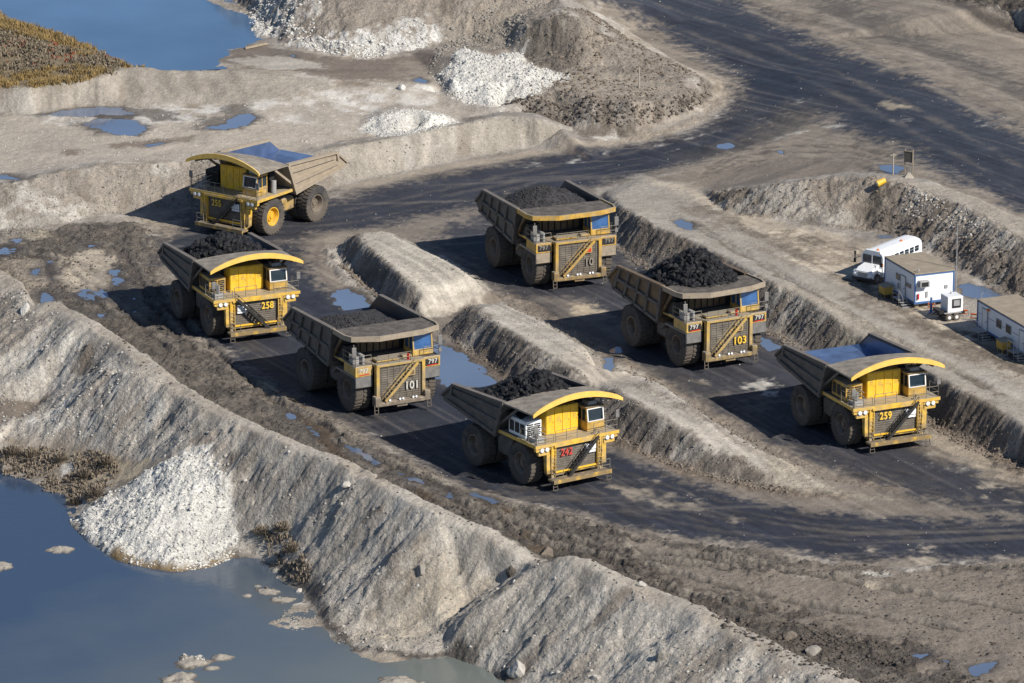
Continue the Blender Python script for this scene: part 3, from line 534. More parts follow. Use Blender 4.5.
# vegetated headland
veg = [(-60,-8),(0,10),(20,20),(50,28),(95,43),(100,50),(127,63),(110,72),(98,76),(59,83),(29,87),(-60,84)]
paint(veg, (.17,.135,.085), .5, .5, clod=.3, amp=.1)
# streaks of dust and coal along the traffic
road_m = np.zeros(XG.shape, np.float32)
lum = COL.mean(-1)
dk = (AMP < .045)*1.0
COL *= (1+dk*(.42*st1*(YG < 30)+.35*st0*(YG >= 30)*(XG > 10)+.2*stc))[..., None]
COL = mixc(COL, (.17,.145,.118), (dk*(lum < .09)*sstep(.22, .6, np.where((YG > 25) & (XG > 15), st0, np.where((YG > 30) | (YG < -45), stc, st1)))*.32).astype(np.float32))
COL *= (1+.16*b2+.14*b3)[..., None]
COL = np.clip(COL, .015, .8)
# ---- relief
slp = sstep(.3, .6, SL.astype(np.float32))
zero = [(u, v) for u, v in ()]
al = XG*.487-YG*.873; ac = XG*.873+YG*.487           # along / across the lanes
clod2 = fbm(XG*2.6, YG*2.6, 4, 95, gain=.6)
rill = fbm(al*1.5, ac*.22, 4, 80, ridge=True); rill2 = fbm(XG*1.4, YG*.25, 4, 85, ridge=True)
edir = ((YG > 45) & (XG < 45)).astype(np.float32)      # faces that look at the camera
clod = fbm(XG*.9, YG*.9, 5, 90, gain=.62, ridge=True); clod2 = fbm(XG*2.6, YG*2.6, 4, 95, gain=.6)
streak = np.where(edir > 0, fbm(XG*.9, YG*.13, 4, 110), fbm(al*.9, ac*.13, 4, 115))
COL *= (1+slp*.45*streak+slp*.18*clod2)[..., None]
COL = mixc(COL, PALE, slp*(CLOD > .1)*.5*sstep(.12, .5, np.where(edir > 0, fbm(XG*.35, YG*.12, 4, 120), fbm(al*.35, ac*.12, 4, 125))))
COL = mixc(COL, BROWN, slp*.5*sstep(.1, .5, np.where(edir > 0, fbm(XG*.4, YG*.14, 4, 130), fbm(al*.4, ac*.14, 4, 135))))
RN = AMP*(fbm(XG*.8, YG*.8, 5, 100, gain=.6)*1.3+clod2*.5)
RN += CLOD*(.30*np.clip(clod, -1, 1)+.22*clod2)
RN += RILL*(.26*np.where(edir > 0, rill2, rill))*np.clip(CLOD*1.5, .3, 1)
rutm = ((AMP < .045) & (ZS > -1)).astype(np.float32)
RN += np.clip(CLOD, 0, 1)*.55*fbm(XG*.38, YG*.38, 3, 140)
BK = np.zeros(XG.shape, np.float32); s_, d_ = sdf([HIT(u, v) for u, v in bank], 3); BK[s_] = sstep(2.0, -1.5, d_)
PG = np.zeros(XG.shape, np.float32); s_, d_ = sdf([G(-40,225),G(160,225),G(190,330),G(110,330),G(50,296),G(-40,262)], 3); PG[s_] = sstep(-.5, -2.5, d_)
BK *= 1-PG
RN += BK*(.38*fbm(al*.16, ac*.10, 3, 150, ridge=True)*slp+.62*fbm(XG*.26, YG*.26, 4, 155))
RN += MUDM*sstep(.07, .12, AMP)*(.22*fbm(ac*1.1, al*.12, 3, 160, ridge=True)+.16*fbm(XG*1.3, YG*1.3, 4, 165, ridge=True))
RN -= RUT
RN += rutm*.03*st1
inner = (np.abs(XG) < 73) & (YG > -107) & (YG < 151)
ZF = ZS+RN*inner
PUD = [  # outline px, level above the ground there
 ([(330,296),(338,291),(350,288),(362,291),(370,295),(374,305),(360,312),(345,310),(332,303)], .0),
 ([(431,345),(440,341),(452,348),(470,360),(490,374),(500,384),(490,388),(470,388),(440,385),(428,370)], .0),
 ([(0,247),(8,246),(18,249),(16,254),(4,257),(-20,256)], 0), ([(46,262),(52,262),(55,272),(52,281),(47,276)], 0), ([(30,270),(40,268),(38,276),(31,275)], 0),
 ([(74,294),(86,290),(98,295),(106,301),(92,303),(78,300)], 0), ([(84,246),(92,244),(96,247),(88,249)], 0), ([(8,240),(20,238),(30,242),(14,244)], 0), ([(110,272),(119,268),(124,282),(130,296),(142,308),(134,312),(120,302),(112,286)], 0), ([(126,290),(132,294),(140,303),(136,306)], 0), ([(40,292),(52,294),(54,299),(44,297)], 0), ([(95,313),(103,315),(104,319),(98,318)], 0),
 ([(610,349),(620,346),(624,352),(615,357),(606,354)], 0), ([(603,358),(613,358),(616,362),(607,363)], 0), ([(758,338),(772,340),(782,348),(770,352),(760,348)], 0),
 ([(438,487),(452,491),(460,497),(448,497)], 0), ([(285,412),(293,414),(297,421),(290,420)], 0), ([(345,446),(352,446),(366,455),(380,463),(376,465),(360,458)], 0), ([(400,474),(412,477),(430,484),(426,486),(408,480)], 0), ([(303,424),(312,428),(324,440),(318,440),(307,431)], 0), ([(96,288),(104,290),(112,298),(104,298)], 0), ([(470,492),(486,497),(500,502),(494,504),(476,497)], 0),
 ([(915,656),(928,652),(931,655),(920,661)], 0), ([(966,667),(985,664),(1000,660),(990,672),(975,677)], 0), ([(942,661),(952,661),(948,665)], 0),
 ([(878,168),(893,166),(905,168),(900,173),(885,173)], 0), ([(716,146),(730,142),(737,145),(728,150),(718,150)], 0), ([(776,152),(783,151),(783,154)], 0),
 ([(673,221),(680,219),(686,222),(695,226),(690,229),(680,226)], 0),
 ([(959,287),(968,283),(985,287),(1000,293),(1008,298),(995,302),(975,300),(963,296)], 0), ([(878,236),(890,234),(892,238),(880,239)], 0),
 ([(35,115),(60,112),(80,107),(122,106),(136,117),(128,121),(108,119),(75,117)], 0), ([(80,124),(100,119),(130,119),(150,127),(140,136),(116,135),(96,129)], 0),
 ([(200,129),(225,123),(232,116),(252,114),(258,119),(246,127),(222,130)], 0), ([(144,145),(160,143),(168,144),(150,147)], 0), ([(-30,176),(8,176),(20,178),(8,179),(-30,180)], 0),
 ([(412,80),(420,78),(428,83),(426,85),(416,82)], 0), ([(288,56),(294,55),(296,58)], 0),
]
for cx, cy, rx, ry, h in ((196,664,20,7,.55),(182,680,18,8,.55),(220,658,11,4,.35),(212,668,10,3,.25),(60,549,13,3.6,.35),(2,566,14,5,.4),(268,592,12,3,.22),(285,600,14,3,.2),(247,596,6,2,.18),(396,684,26,7,.5),(258,586,4,1.2,.15)):
    c = G(cx, cy, WZ); ex = G(cx+rx, cy, WZ)[0]-c[0]; ey = abs(G(cx, cy-ry, WZ)[1]-c[1])
    d = np.hypot((XG-c[0])/ex, (YG-c[1])/ey)+.6*warp(.9, 3)+.5*EDG; ZF = np.where(d < 1.35, np.maximum(ZF, WZ+h*.6*(1-d)*1.3+RN*.9*(d < 1)), ZF)
    COL = mixc(COL, (.30, .27, .225), sstep(1.0, .7, d)*(ZF < WZ+1.2)); COL = mixc(COL, MUD, sstep(1.35, 1.05, d)*sstep(.7, .95, d)*(ZF < WZ+1.))
PUDDLES = []; PUDM = np.zeros(XG.shape, np.float32)
for k, (px, off) in enumerate(PUD):
    P = [HIT(u, v) for u, v in px]; lev = float(np.median([p[2] for p in P]))+off
    s, d = sdf(P, 2.2); kk = min(1, max(.3, min(max(p[0] for p in P)-min(p[0] for p in P), .4*(max(p[1] for p in P)-min(p[1] for p in P)))/3)); d = d+(warp(.9, 6)[s]*.75+EDG[s]*.55)*kk-.12
    inn = sstep(.35, -.35, d); near = sstep(1.8, .0, d)
    flat = lev+.05+np.clip(d, -.5, 1.5)*.12
    ZF[s] = ZF[s]*(1-near)+(flat+RN[s]*.15)*near
    COL[s] = mixc(COL[s], (.06, .05, .042), inn*.9+near*.1*(1-inn)); WET[s] = np.maximum(WET[s], near*.5); PUDM[s] = np.maximum(PUDM[s], (d < .2)*1.0)
    PUDDLES.append((P, lev+.03))
COL[...] = np.clip(COL, .015, .8)
# terrain mesh
nv = NX*NY
vv = np.empty((nv, 3), np.float32); vv[:, 0] = XG.ravel(); vv[:, 1] = YG.ravel(); vv[:, 2] = ZF.ravel()
idx = np.arange(nv).reshape(NY, NX)
q = np.stack([idx[:-1, :-1], idx[:-1, 1:], idx[1:, 1:], idx[1:, :-1]], -1).reshape(-1, 4)
me = bpy.data.meshes.new('ground'); me.vertices.add(nv); me.vertices.foreach_set('co', vv.ravel())
me.loops.add(q.size); me.loops.foreach_set('vertex_index', q.ravel().astype(np.int32))
me.polygons.add(len(q)); me.polygons.foreach_set('loop_start', np.arange(0, q.size, 4, dtype=np.int32)); me.polygons.foreach_set('loop_total', np.full(len(q), 4, np.int32))
me.polygons.foreach_set('use_smooth', np.ones(len(q), bool)); me.update(calc_edges=True)
at = me.color_attributes.new('soil', 'FLOAT_COLOR', 'POINT'); c4 = np.ones((nv, 4), np.float32); c4[:, :3] = COL.reshape(-1, 3); at.data.foreach_set('color', c4.ravel())
a2 = me.attributes.new('damp', 'FLOAT', 'POINT'); a2.data.foreach_set('value', WET.ravel())
a3 = me.attributes.new('rough_ground', 'FLOAT', 'POINT'); a3.data.foreach_set('value', np.clip(AMP*4+CLOD, 0, 1.2).ravel().astype(np.float32))
ground = bpy.data.objects.new('ground', me); C.objects.link(ground); tag(ground, kind='structure')
gm = bpy.data.materials.new('soil'); gm.use_nodes = True; n = gm.node_tree.nodes; l = gm.node_tree.links; p = n['Principled BSDF']; p.inputs['Specular IOR Level'].default_value = .25
ca = n.new('ShaderNodeAttribute'); ca.attribute_name = 'soil'; da = n.new('ShaderNodeAttribute'); da.attribute_name = 'damp'; ra = n.new('ShaderNodeAttribute'); ra.attribute_name = 'rough_ground'
tc = n.new('ShaderNodeTexCoord')
n1 = n.new('ShaderNodeTexNoise'); n1.inputs['Scale'].default_value = 4.5; n1.inputs['Detail'].default_value = 8; n1.inputs['Roughness'].default_value = .82; l.new(tc.outputs['Object'], n1.inputs['Vector'])
mr = n.new('ShaderNodeMapRange'); mr.inputs['From Min'].default_value = .3; mr.inputs['From Max'].default_value = .7; l.new(n1.outputs['Fac'], mr.inputs['Value'])
va = n.new('ShaderNodeMapRange'); va.inputs['To Min'].default_value = .26; va.inputs['To Max'].default_value = .62; l.new(ra.outputs['Fac'], va.inputs['Value'])
lo = n.new('ShaderNodeMath'); lo.operation = 'SUBTRACT'; lo.inputs[0].default_value = 1; l.new(va.outputs[0], lo.inputs[1]); l.new(lo.outputs[0], mr.inputs['To Min'])
hi = n.new('ShaderNodeMath'); hi.operation = 'ADD'; hi.inputs[0].default_value = 1; l.new(va.outputs[0], hi.inputs[1]); l.new(hi.outputs[0], mr.inputs['To Max'])
vm = n.new('ShaderNodeVectorMath'); vm.operation = 'SCALE'; l.new(ca.outputs['Color'], vm.inputs[0]); l.new(mr.outputs[0], vm.inputs['Scale']); l.new(vm.outputs[0], p.inputs['Base Color'])
r2 = n.new('ShaderNodeMapRange'); r2.inputs['To Min'].default_value = .92; r2.inputs['To Max'].default_value = .35; l.new(da.outputs['Fac'], r2.inputs['Value']); l.new(r2.outputs[0], p.inputs['Roughness'])
vo = n.new('ShaderNodeTexVoronoi'); vo.inputs['Scale'].default_value = 2.3; l.new(tc.outputs['Object'], vo.inputs['Vector'])
n3 = n.new('ShaderNodeTexNoise'); n3.inputs['Scale'].default_value = 5; n3.inputs['Detail'].default_value = 7; n3.inputs['Roughness'].default_value = .65; l.new(tc.outputs['Object'], n3.inputs['Vector'])
ad = n.new('ShaderNodeMath'); ad.operation = 'MULTIPLY_ADD'; ad.inputs[1].default_value = -.5; l.new(vo.outputs['Distance'], ad.inputs[0]); l.new(n3.outputs['Fac'], ad.inputs[2])
bs = n.new('ShaderNodeMapRange'); bs.inputs['To Min'].default_value = .012; bs.inputs['To Max'].default_value = .22; l.new(ra.outputs['Fac'], bs.inputs['Value'])
bp = n.new('ShaderNodeBump'); l.new(ad.outputs[0], bp.inputs['Height']); l.new(bs.outputs[0], bp.inputs['Distance']); bp.inputs['Strength'].default_value = .9; l.new(bp.outputs[0], p.inputs['Normal'])
me.materials.append(gm)
# water
def water_mat(name, col, rough, bump, spec=.5):
    m = mat(name, col, rough, var=.25, scale=.05, spec=spec, bump=bump, bscale=1.5); m.node_tree.nodes['Principled BSDF'].inputs['IOR'].default_value = 1.33; return m
water_mat('lower_water', (.045, .065, .085), .10, .012); water_mat('upper_water', (.07, .135, .235), .08, .01); water_mat('puddle_water', (.11, .15, .225), .05, .004)  # bluish lake and puddle bases carry part of the sky reflection
wm = M['lower_water']; n = wm.node_tree.nodes; l = wm.node_tree.links      # sediment: the bay by the bank is milky
g_ = n.new('ShaderNodeNewGeometry'); dt = n.new('ShaderNodeVectorMath'); dt.operation = 'DOT_PRODUCT'; dt.inputs[1].default_value = (.8, -.6, 0); l.new(g_.outputs['Position'], dt.inputs[0])
ns = n.new('ShaderNodeTexNoise'); ns.inputs['Scale'].default_value = .09; ns.inputs['Detail'].default_value = 5; l.new(g_.outputs['Position'], ns.inputs['Vector'])
ma = n.new('ShaderNodeMath'); ma.operation = 'MULTIPLY_ADD'; ma.inputs[1].default_value = 26; l.new(ns.outputs['Fac'], ma.inputs[0]); l.new(dt.outputs['Value'], ma.inputs[2])
mr = n.new('ShaderNodeMapRange'); mr.inputs['From Min'].default_value = 16; mr.inputs['From Max'].default_value = 56; l.new(ma.outputs[0], mr.inputs['Value'])
mx = n.new('ShaderNodeMixRGB'); mx.inputs['Color1'].default_value = (.035, .058, .10, 1); mx.inputs['Color2'].default_value = (.125, .14, .13, 1); l.new(mr.outputs[0], mx.inputs['Fac']); l.new(mx.outputs[0], n['Principled BSDF'].inputs['Base Color'])
link_mesh('pond_water', [(-125,-150,WZ),(60,-150,WZ),(60,-8,WZ),(-125,-8,WZ)], [(0,1,2,3)], M['lower_water']); tag(bpy.data.objects['pond_water'], kind='structure')
w2 = [G(-260,-200,PZ-.02), G(300,-200,PZ-.02), G(300,40,PZ-.02), G(225,69,PZ-.02), G(140,74,PZ-.02), G(100,62,PZ-.02), G(-260,30,PZ-.02)]
link_mesh('lake_water', w2, [tuple(range(len(w2)))], M['upper_water']); tag(bpy.data.objects['lake_water'], kind='structure')
for P, lev in PUDDLES:
    cx = sum(p[0] for p in P)/len(P); cy = sum(p[1] for p in P)/len(P); vs = []
    for p_ in P:
        dx, dy = p_[0]-cx, p_[1]-cy; L = math.hypot(dx, dy)+1e-6; vs.append((cx+dx*(L+.5)/L, cy+dy*(L+.5)/L, lev))
    o = link_mesh('puddle_water', vs, [tuple(range(len(vs)))], M['puddle_water'])
    if o.data.polygons[0].normal.z < 0: o.data.flip_normals()
    tag(o, kind='structure')
def gz(x, y): return zat(x, y, ZF)
# ------------------------------------------------------------------ mesh builder
class MB:
    def __init__(s): s.v = []; s.f = []
    def add(s, vs, fs):
        o = len(s.v); s.v += [tuple(v) for v in vs]; s.f += [tuple(i+o for i in f) for f in fs]; return s
    def box(s, c, d, rz=0, ry=0, rx=0, bev=0.0):
        hx, hy, hz = d[0]/2, d[1]/2, d[2]/2
        R = Matrix.Rotation(rz, 3, 'Z') @ Matrix.Rotation(ry, 3, 'Y') @ Matrix.Rotation(rx, 3, 'X'); c = Vector(c)
        if bev > 0:
            b = min(bev, hx*.9, hy*.9, hz*.9); vs = []; 
            for z, k in ((-hz, b), (-hz+b, 0), (hz-b, 0), (hz, b)):
                X, Y = hx-k, hy-k
                vs += [(X-b*(k == 0)*1, -Y, z) if 0 else (X, -Y+b*.0, z), (X, Y, z), (-X, Y, z), (-X, -Y, z)]
            fs = [(3, 2, 1, 0), (12, 13, 14, 15)]
            for r in range(3):
                for i in range(4): fs.append((r*4+i, r*4+(i+1) % 4, r*4+4+(i+1) % 4, r*4+4+i))
        else:
            vs = [(x, y, z) for z in (-hz, hz) for x, y in ((hx, -hy), (hx, hy), (-hx, hy), (-hx, -hy))]
            fs = [(3, 2, 1, 0), (4, 5, 6, 7)]+[(i, (i+1) % 4, 4+(i+1) % 4, 4+i) for i in range(4)]
        return s.add([c+R @ Vector(v) for v in vs], fs)
    def bar(s, a, b, w, h=None, up=(0, 0, 1)):
        a, b = Vector(a), Vector(b); d = (b-a); L = d.length; d.normalize(); h = h or w
        u = Vector(up); sd_ = d.cross(u)
        if sd_.length < 1e-3: sd_ = d.cross(Vector((1, 0, 0)))
        sd_.normalize(); u = sd_.cross(d)
        vs = [p+sd_*x*w/2+u*y*h/2 for p in (a, b) for x, y in ((-1, -1), (1, -1), (1, 1), (-1, 1))]
        return s.add(vs, [(3, 2, 1, 0), (4, 5, 6, 7)]+[(i, (i+1) % 4, 4+(i+1) % 4, 4+i) for i in range(4)])
    def tube(s, a, b, r, n=8, r2=None, cap=True):
        a, b = Vector(a), Vector(b); d = (b-a).normalized(); u = d.orthogonal().normalized(); w_ = d.cross(u); r2 = r if r2 is None else r2
        vs = [a+(u*math.cos(2*math.pi*i/n)+w_*math.sin(2*math.pi*i/n))*r for i in range(n)]+[b+(u*math.cos(2*math.pi*i/n)+w_*math.sin(2*math.pi*i/n))*r2 for i in range(n)]
        fs = [(i, (i+1) % n, n+(i+1) % n, n+i) for i in range(n)]
        if cap: fs += [tuple(range(n))[::-1], tuple(range(n, 2*n))]
        return s.add(vs, fs)
    def lathe(s, prof, c, axis='y', n=40):
        """closed profile of (offset along axis, radius)"""
        vs = []; c = Vector(c)
        for i in range(n):
            a = 2*math.pi*i/n
            for o, r in prof:
                vs.append(c+(Vector((r*math.cos(a), o, r*math.sin(a))) if axis == 'y' else Vector((r*math.cos(a), r*math.sin(a), o))))
        k = len(prof); fs = []
        for i in range(n):
            for j in range(k):
                fs.append((i*k+j, ((i+1) % n)*k+j, ((i+1) % n)*k+(j+1) % k, i*k+(j+1) % k))
        return s.add(vs, fs)
    def prism(s, poly, y0, y1, ax='y'):
        """polygon in x,z extruded along y (or in y,z along x, or x,y along z)"""
        n = len(poly); f = {'y': lambda p, t: (p[0], t, p[1]), 'x': lambda p, t: (t, p[0], p[1]), 'z': lambda p, t: (p[0], p[1], t)}[ax]
        vs = [f(p, y0) for p in poly]+[f(p, y1) for p in poly]
        return s.add(vs, [tuple(range(n))[::-1], tuple(range(n, 2*n))]+[(i, (i+1) % n, n+(i+1) % n, n+i) for i in range(n)])
    def build(s, name, m, parent=None, smooth=False, fix=True):
        o = link_mesh(name, s.v, s.f, M[m] if isinstance(m, str) else m, parent)
        if fix:
            bm = bmesh.new(); bm.from_mesh(o.data); bmesh.ops.recalc_face_normals(bm, faces=bm.faces); bm.to_mesh(o.data); bm.free()
        if smooth:
            o.data.polygons.foreach_set('use_smooth', [True]*len(o.data.polygons)); o.data.set_sharp_from_angle(angle=rad(38))
        return o
def empty(name, loc=(0, 0, 0), rz=0):
    o = bpy.data.objects.new(name, None); C.objects.link(o); o.location = loc; o.rotation_euler = (0, 0, rz); o.empty_display_size = .5; return o
def text(name, s, size, loc, m, parent, rot=(90, 0, 90), ext=.03, bold=.012, sx=1.0):
    cu = bpy.data.curves.new('t', 'FONT'); cu.body = s; cu.size = size; cu.extrude = ext; cu.offset = bold; cu.align_x = 'CENTER'; cu.align_y = 'CENTER'; cu.space_character = 1.08
    t = bpy.data.objects.new('t', cu); C.objects.link(t); bpy.context.view_layer.update()
    me_ = bpy.data.meshes.new_from_object(t.evaluated_get(bpy.context.evaluated_depsgraph_get())); bpy.data.objects.remove(t)
    me_.transform(Matrix.Diagonal((sx, 1, 1, 1))); me_.materials.clear(); me_.materials.append(M[m]); me_.name = name
    o = bpy.data.objects.new(name, me_); C.objects.link(o); o.parent = parent; o.location = loc; o.rotation_euler = [rad(a) for a in rot]; return o
DC = (.27, .235, .185)
mat('yellow', (.68, .41, .045), .5, var=.25, dust=.95, dcol=(.34,.285,.2)); mat('yellow_clean', (.80, .47, .025), .45, var=.1, dust=.25, dcol=DC); mat('yellow_worn', (.50, .325, .075), .6, var=.3, dust=.95, dcol=DC); mat('visor_yellow', (.80, .50, .10), .5, var=.12, dust=.3, dcol=(.5,.4,.25))
mat('yellow_dirty', (.50, .30, .05), .6, var=.3, dust=.75, dcol=DC); mat('steel', (.12, .115, .11), .6, .3, var=.3, dust=.5, dcol=DC)
mat('bed_grey', (.085, .078, .072), .7, 0, var=.35, dust=.45, dcol=(.2, .17, .14)); mat('bed_tan', (.30, .245, .18), .7, 0, var=.2, dust=.6, dcol=(.33, .27, .2)); mat('bed_rust', (.13, .085, .045), .7, 0, var=.5, scale=1.2, dust=.3, dcol=(.14, .115, .09))
mat('canopy_top', (.24, .21, .17), .9, var=.35, scale=1.3, bump=.05, bscale=3); mat('canopy_dark', (.11, .095, .08), .9, var=.45, scale=1.5, bump=.08, bscale=3)
mat('bed_liner', (.15, .215, .36), .25, .6, var=.3, scale=.8)  # blue tint puts the reflected sky into the steel colour
mat('liner_dark', (.05, .055, .07), .5, .4, var=.4, scale=.8)
mat('tyre', (.045, .043, .043), .9, var=.3, dust=.7, dcol=(.13, .11, .09), bump=.02, bscale=6); mat('rim_grey', (.19, .155, .12), .6, .2, var=.3, dust=.3, dcol=DC)
mat('rim_yellow', (.72, .42, .03), .5, var=.15, dust=.2, dcol=DC)
mat('grille', (.12, .105, .088), .7, .1, var=.35, scale=2, dust=.7, dcol=DC); mat('black', (.02, .02, .022), .6, var=.2); mat('dark_steel', (.035, .033, .03), .7, .2, var=.3)  # near-black steel for chassis, stairs and vents
mat('glass', (.02, .035, .05), .06, 0, var=.1, spec=.9); mat('glass_blue', (.05, .14, .34), .12, .3, var=.3, spec=.9, scale=1.4); mat('white_paint', (.75, .76, .76), .4, var=.06, dust=.12, dcol=(.4, .37, .32)); mat('grey_paint', (.33, .33, .33), .5, var=.2, dust=.3, dcol=DC)  # blue cab glass: sky reflection put into the tint
mat('guard_grey', (.16, .155, .15), .6, var=.3, dust=.4, dcol=DC); mat('lens', (.85, .86, .86), .15, 0, var=.02, spec=.8); mat('rail', (.24, .215, .17), .5, .3, var=.2); mat('red', (.55, .03, .02), .5, var=.1); mat('orange', (.8, .18, .02), .5, var=.1)
mat('white_mark', (.55, .53, .47), .6, var=.25, scale=5, dust=.35, dcol=DC); mat('yellow_mark', (.78, .50, .05), .5, var=.25, scale=5, dust=.3, dcol=DC); mat('red_mark', (.48, .06, .045), .6, var=.3, scale=5); mat('faded_mark', (.24, .21, .17), .7, var=.3)
mat('chrome', (.5, .5, .5), .25, .8, var=.1)
mat('coal', (.012, .012, .014), .7, 0, var=.5, scale=2.5, bump=.12, bscale=1.4, spec=.3); mat('coal_fine', (.035, .033, .034), .85, 0, var=.4, scale=2, bump=.06, bscale=3)

def make_wheel(root, x, y, R, Wd, side, rimm, rim_r, hub_out, inner=False):
    """wheel > hub, tyre, rim; side = +1 for the truck's left"""
    hub = MB(); h = Wd/2
    yo = y+side*hub_out
    hub.lathe([(0, .02), (0, rim_r*.52), (-side*.45, rim_r*.62), (-side*.45, .02)], (x, yo, R), n=24)
    hub.lathe([(0, .02), (0, rim_r*.26), (-side*.3, rim_r*.26), (-side*.3, .02)], (x, yo+side*.12, R), n=16)
    for k in range(16):
        a = k*math.pi/8; hub.tube((x+math.cos(a)*rim_r*.45, yo, R+math.sin(a)*rim_r*.45), (x+math.cos(a)*rim_r*.45, yo+side*.06, R+math.sin(a)*rim_r*.45), .035, 5)
    hb = hub.build('wheel', rimm, root, True)
    rim = MB(); rim.lathe([(h*.86, rim_r*1.02), (h*.86, rim_r*.93), (h*.55, rim_r*.86), (hub_out*.6 if hub_out > 0 else 0, rim_r*.8), (-h*.8, rim_r*.86), (-h*.86, rim_r*1.02)] if side > 0 else
                          [(-h*.86, rim_r*1.02), (-h*.86, rim_r*.93), (-h*.55, rim_r*.86), (-(hub_out*.6 if hub_out > 0 else 0), rim_r*.8), (h*.8, rim_r*.86), (h*.86, rim_r*1.02)], (x, y, R), n=32)
    rim.lathe([(side*hub_out*.4, rim_r*.5), (side*hub_out*.4, rim_r*.85), (side*(hub_out*.4-.1), rim_r*.85), (side*(hub_out*.4-.1), rim_r*.5)], (x, y, R), n=32)
    rim.build('rim', rimm, hb, True)
    t = MB()
    pr = [(-h*.80, rim_r), (-h*.98, rim_r+(R-rim_r)*.22), (-h, rim_r+(R-rim_r)*.5), (-h*.97, R*.925), (-h*.86, R*.958), (h*.86, R*.958), (h*.97, R*.925), (h, rim_r+(R-rim_r)*.5), (h*.98, rim_r+(R-rim_r)*.22), (h*.80, rim_r)]
    t.lathe(pr, (x, y, R), n=56)
    nl = 30     # tread lugs, two staggered rows
    for k in range(nl):
        for sgn in (-1, 1):
            a = 2*math.pi*(k+(.5 if sgn > 0 else 0))/nl; ca, sa = math.cos(a), math.sin(a); da_ = .62*math.pi/nl
            vs = []
            for rr in (R*.93, R):
                for (o, aa) in ((sgn*h*.08, -da_*.3), (sgn*h*.08, da_*1.4), (sgn*h*.99, da_*.75), (sgn*h*.99, -da_*.85)):
                    rr2 = rr if abs(o) < h*.5 or rr < R else R*.985
                    vs.append((x+rr2*math.cos(a+aa), y+o, R+rr2*math.sin(a+aa)))
            t.add(vs, [(0, 1, 2, 3), (7, 6, 5, 4), (0, 4, 5, 1), (1, 5, 6, 2), (2, 6, 7, 3), (3, 7, 4, 0)])
    t.build('tyre', 'tyre', hb, False)
    return hb
def railing(root, pts, h=1.0, m='rail', r=.028, step=1.1, mids=(.5,), name='handrail'):
    b = MB()
    for a, c in zip(pts[:-1], pts[1:]):
        a, c = Vector(a), Vector(c); L = (c-a).length; n_ = max(1, int(round(L/step)))
        for i in range(n_+1): q_ = a.lerp(c, i/n_); b.tube(q_, q_+Vector((0, 0, h)), r, 5)
        for k in (1.0,)+tuple(mids): b.tube(a+Vector((0, 0, h*k)), c+Vector((0, 0, h*k)), r, 5)
    return b.build(name, m, root)
def stairs(root, a, b, wd, across, m='steel', name='stairs', steps=11, railh=.9, mr='rail'):
    """open stair from a to b; across = unit vector over its width"""
    a, b, w_ = Vector(a), Vector(b), Vector(across)*wd/2; s = MB()
    for sg in (-1, 1): s.bar(a+w_*sg, b+w_*sg, .07, .26)
    for i in range(1, steps):
        p_ = a.lerp(b, i/steps); s.bar(p_-w_, p_+w_, .24, .05)
    st = s.build(name, m, root)
    if railh:
        r = MB()
        for sg in (-1, 1):
            r.tube(a+w_*sg+Vector((0, 0, railh)), b+w_*sg+Vector((0, 0, railh)), .03, 5)
            for i in range(0, 5): p_ = a.lerp(b, i/4)+w_*sg; r.tube(p_, p_+Vector((0, 0, railh)), .025, 5)
        r.build('handrail', mr, st)
    return st
def ladder(root, x, y, z0, z1, wd=.5, m='yellow', lean=0.):
    s = MB()
    for sg in (-1, 1): s.bar((x, y+sg*wd/2, z0), (x-lean, y+sg*wd/2, z1), .07, .09, up=(1, 0, 0))
    k = int((z1-z0)/.32)
    for i in range(1, k): t = i/k; s.bar((x-lean*t, y-wd/2, z0+(z1-z0)*t), (x-lean*t, y+wd/2, z0+(z1-z0)*t), .05)
    return s.build('ladder', m, root)

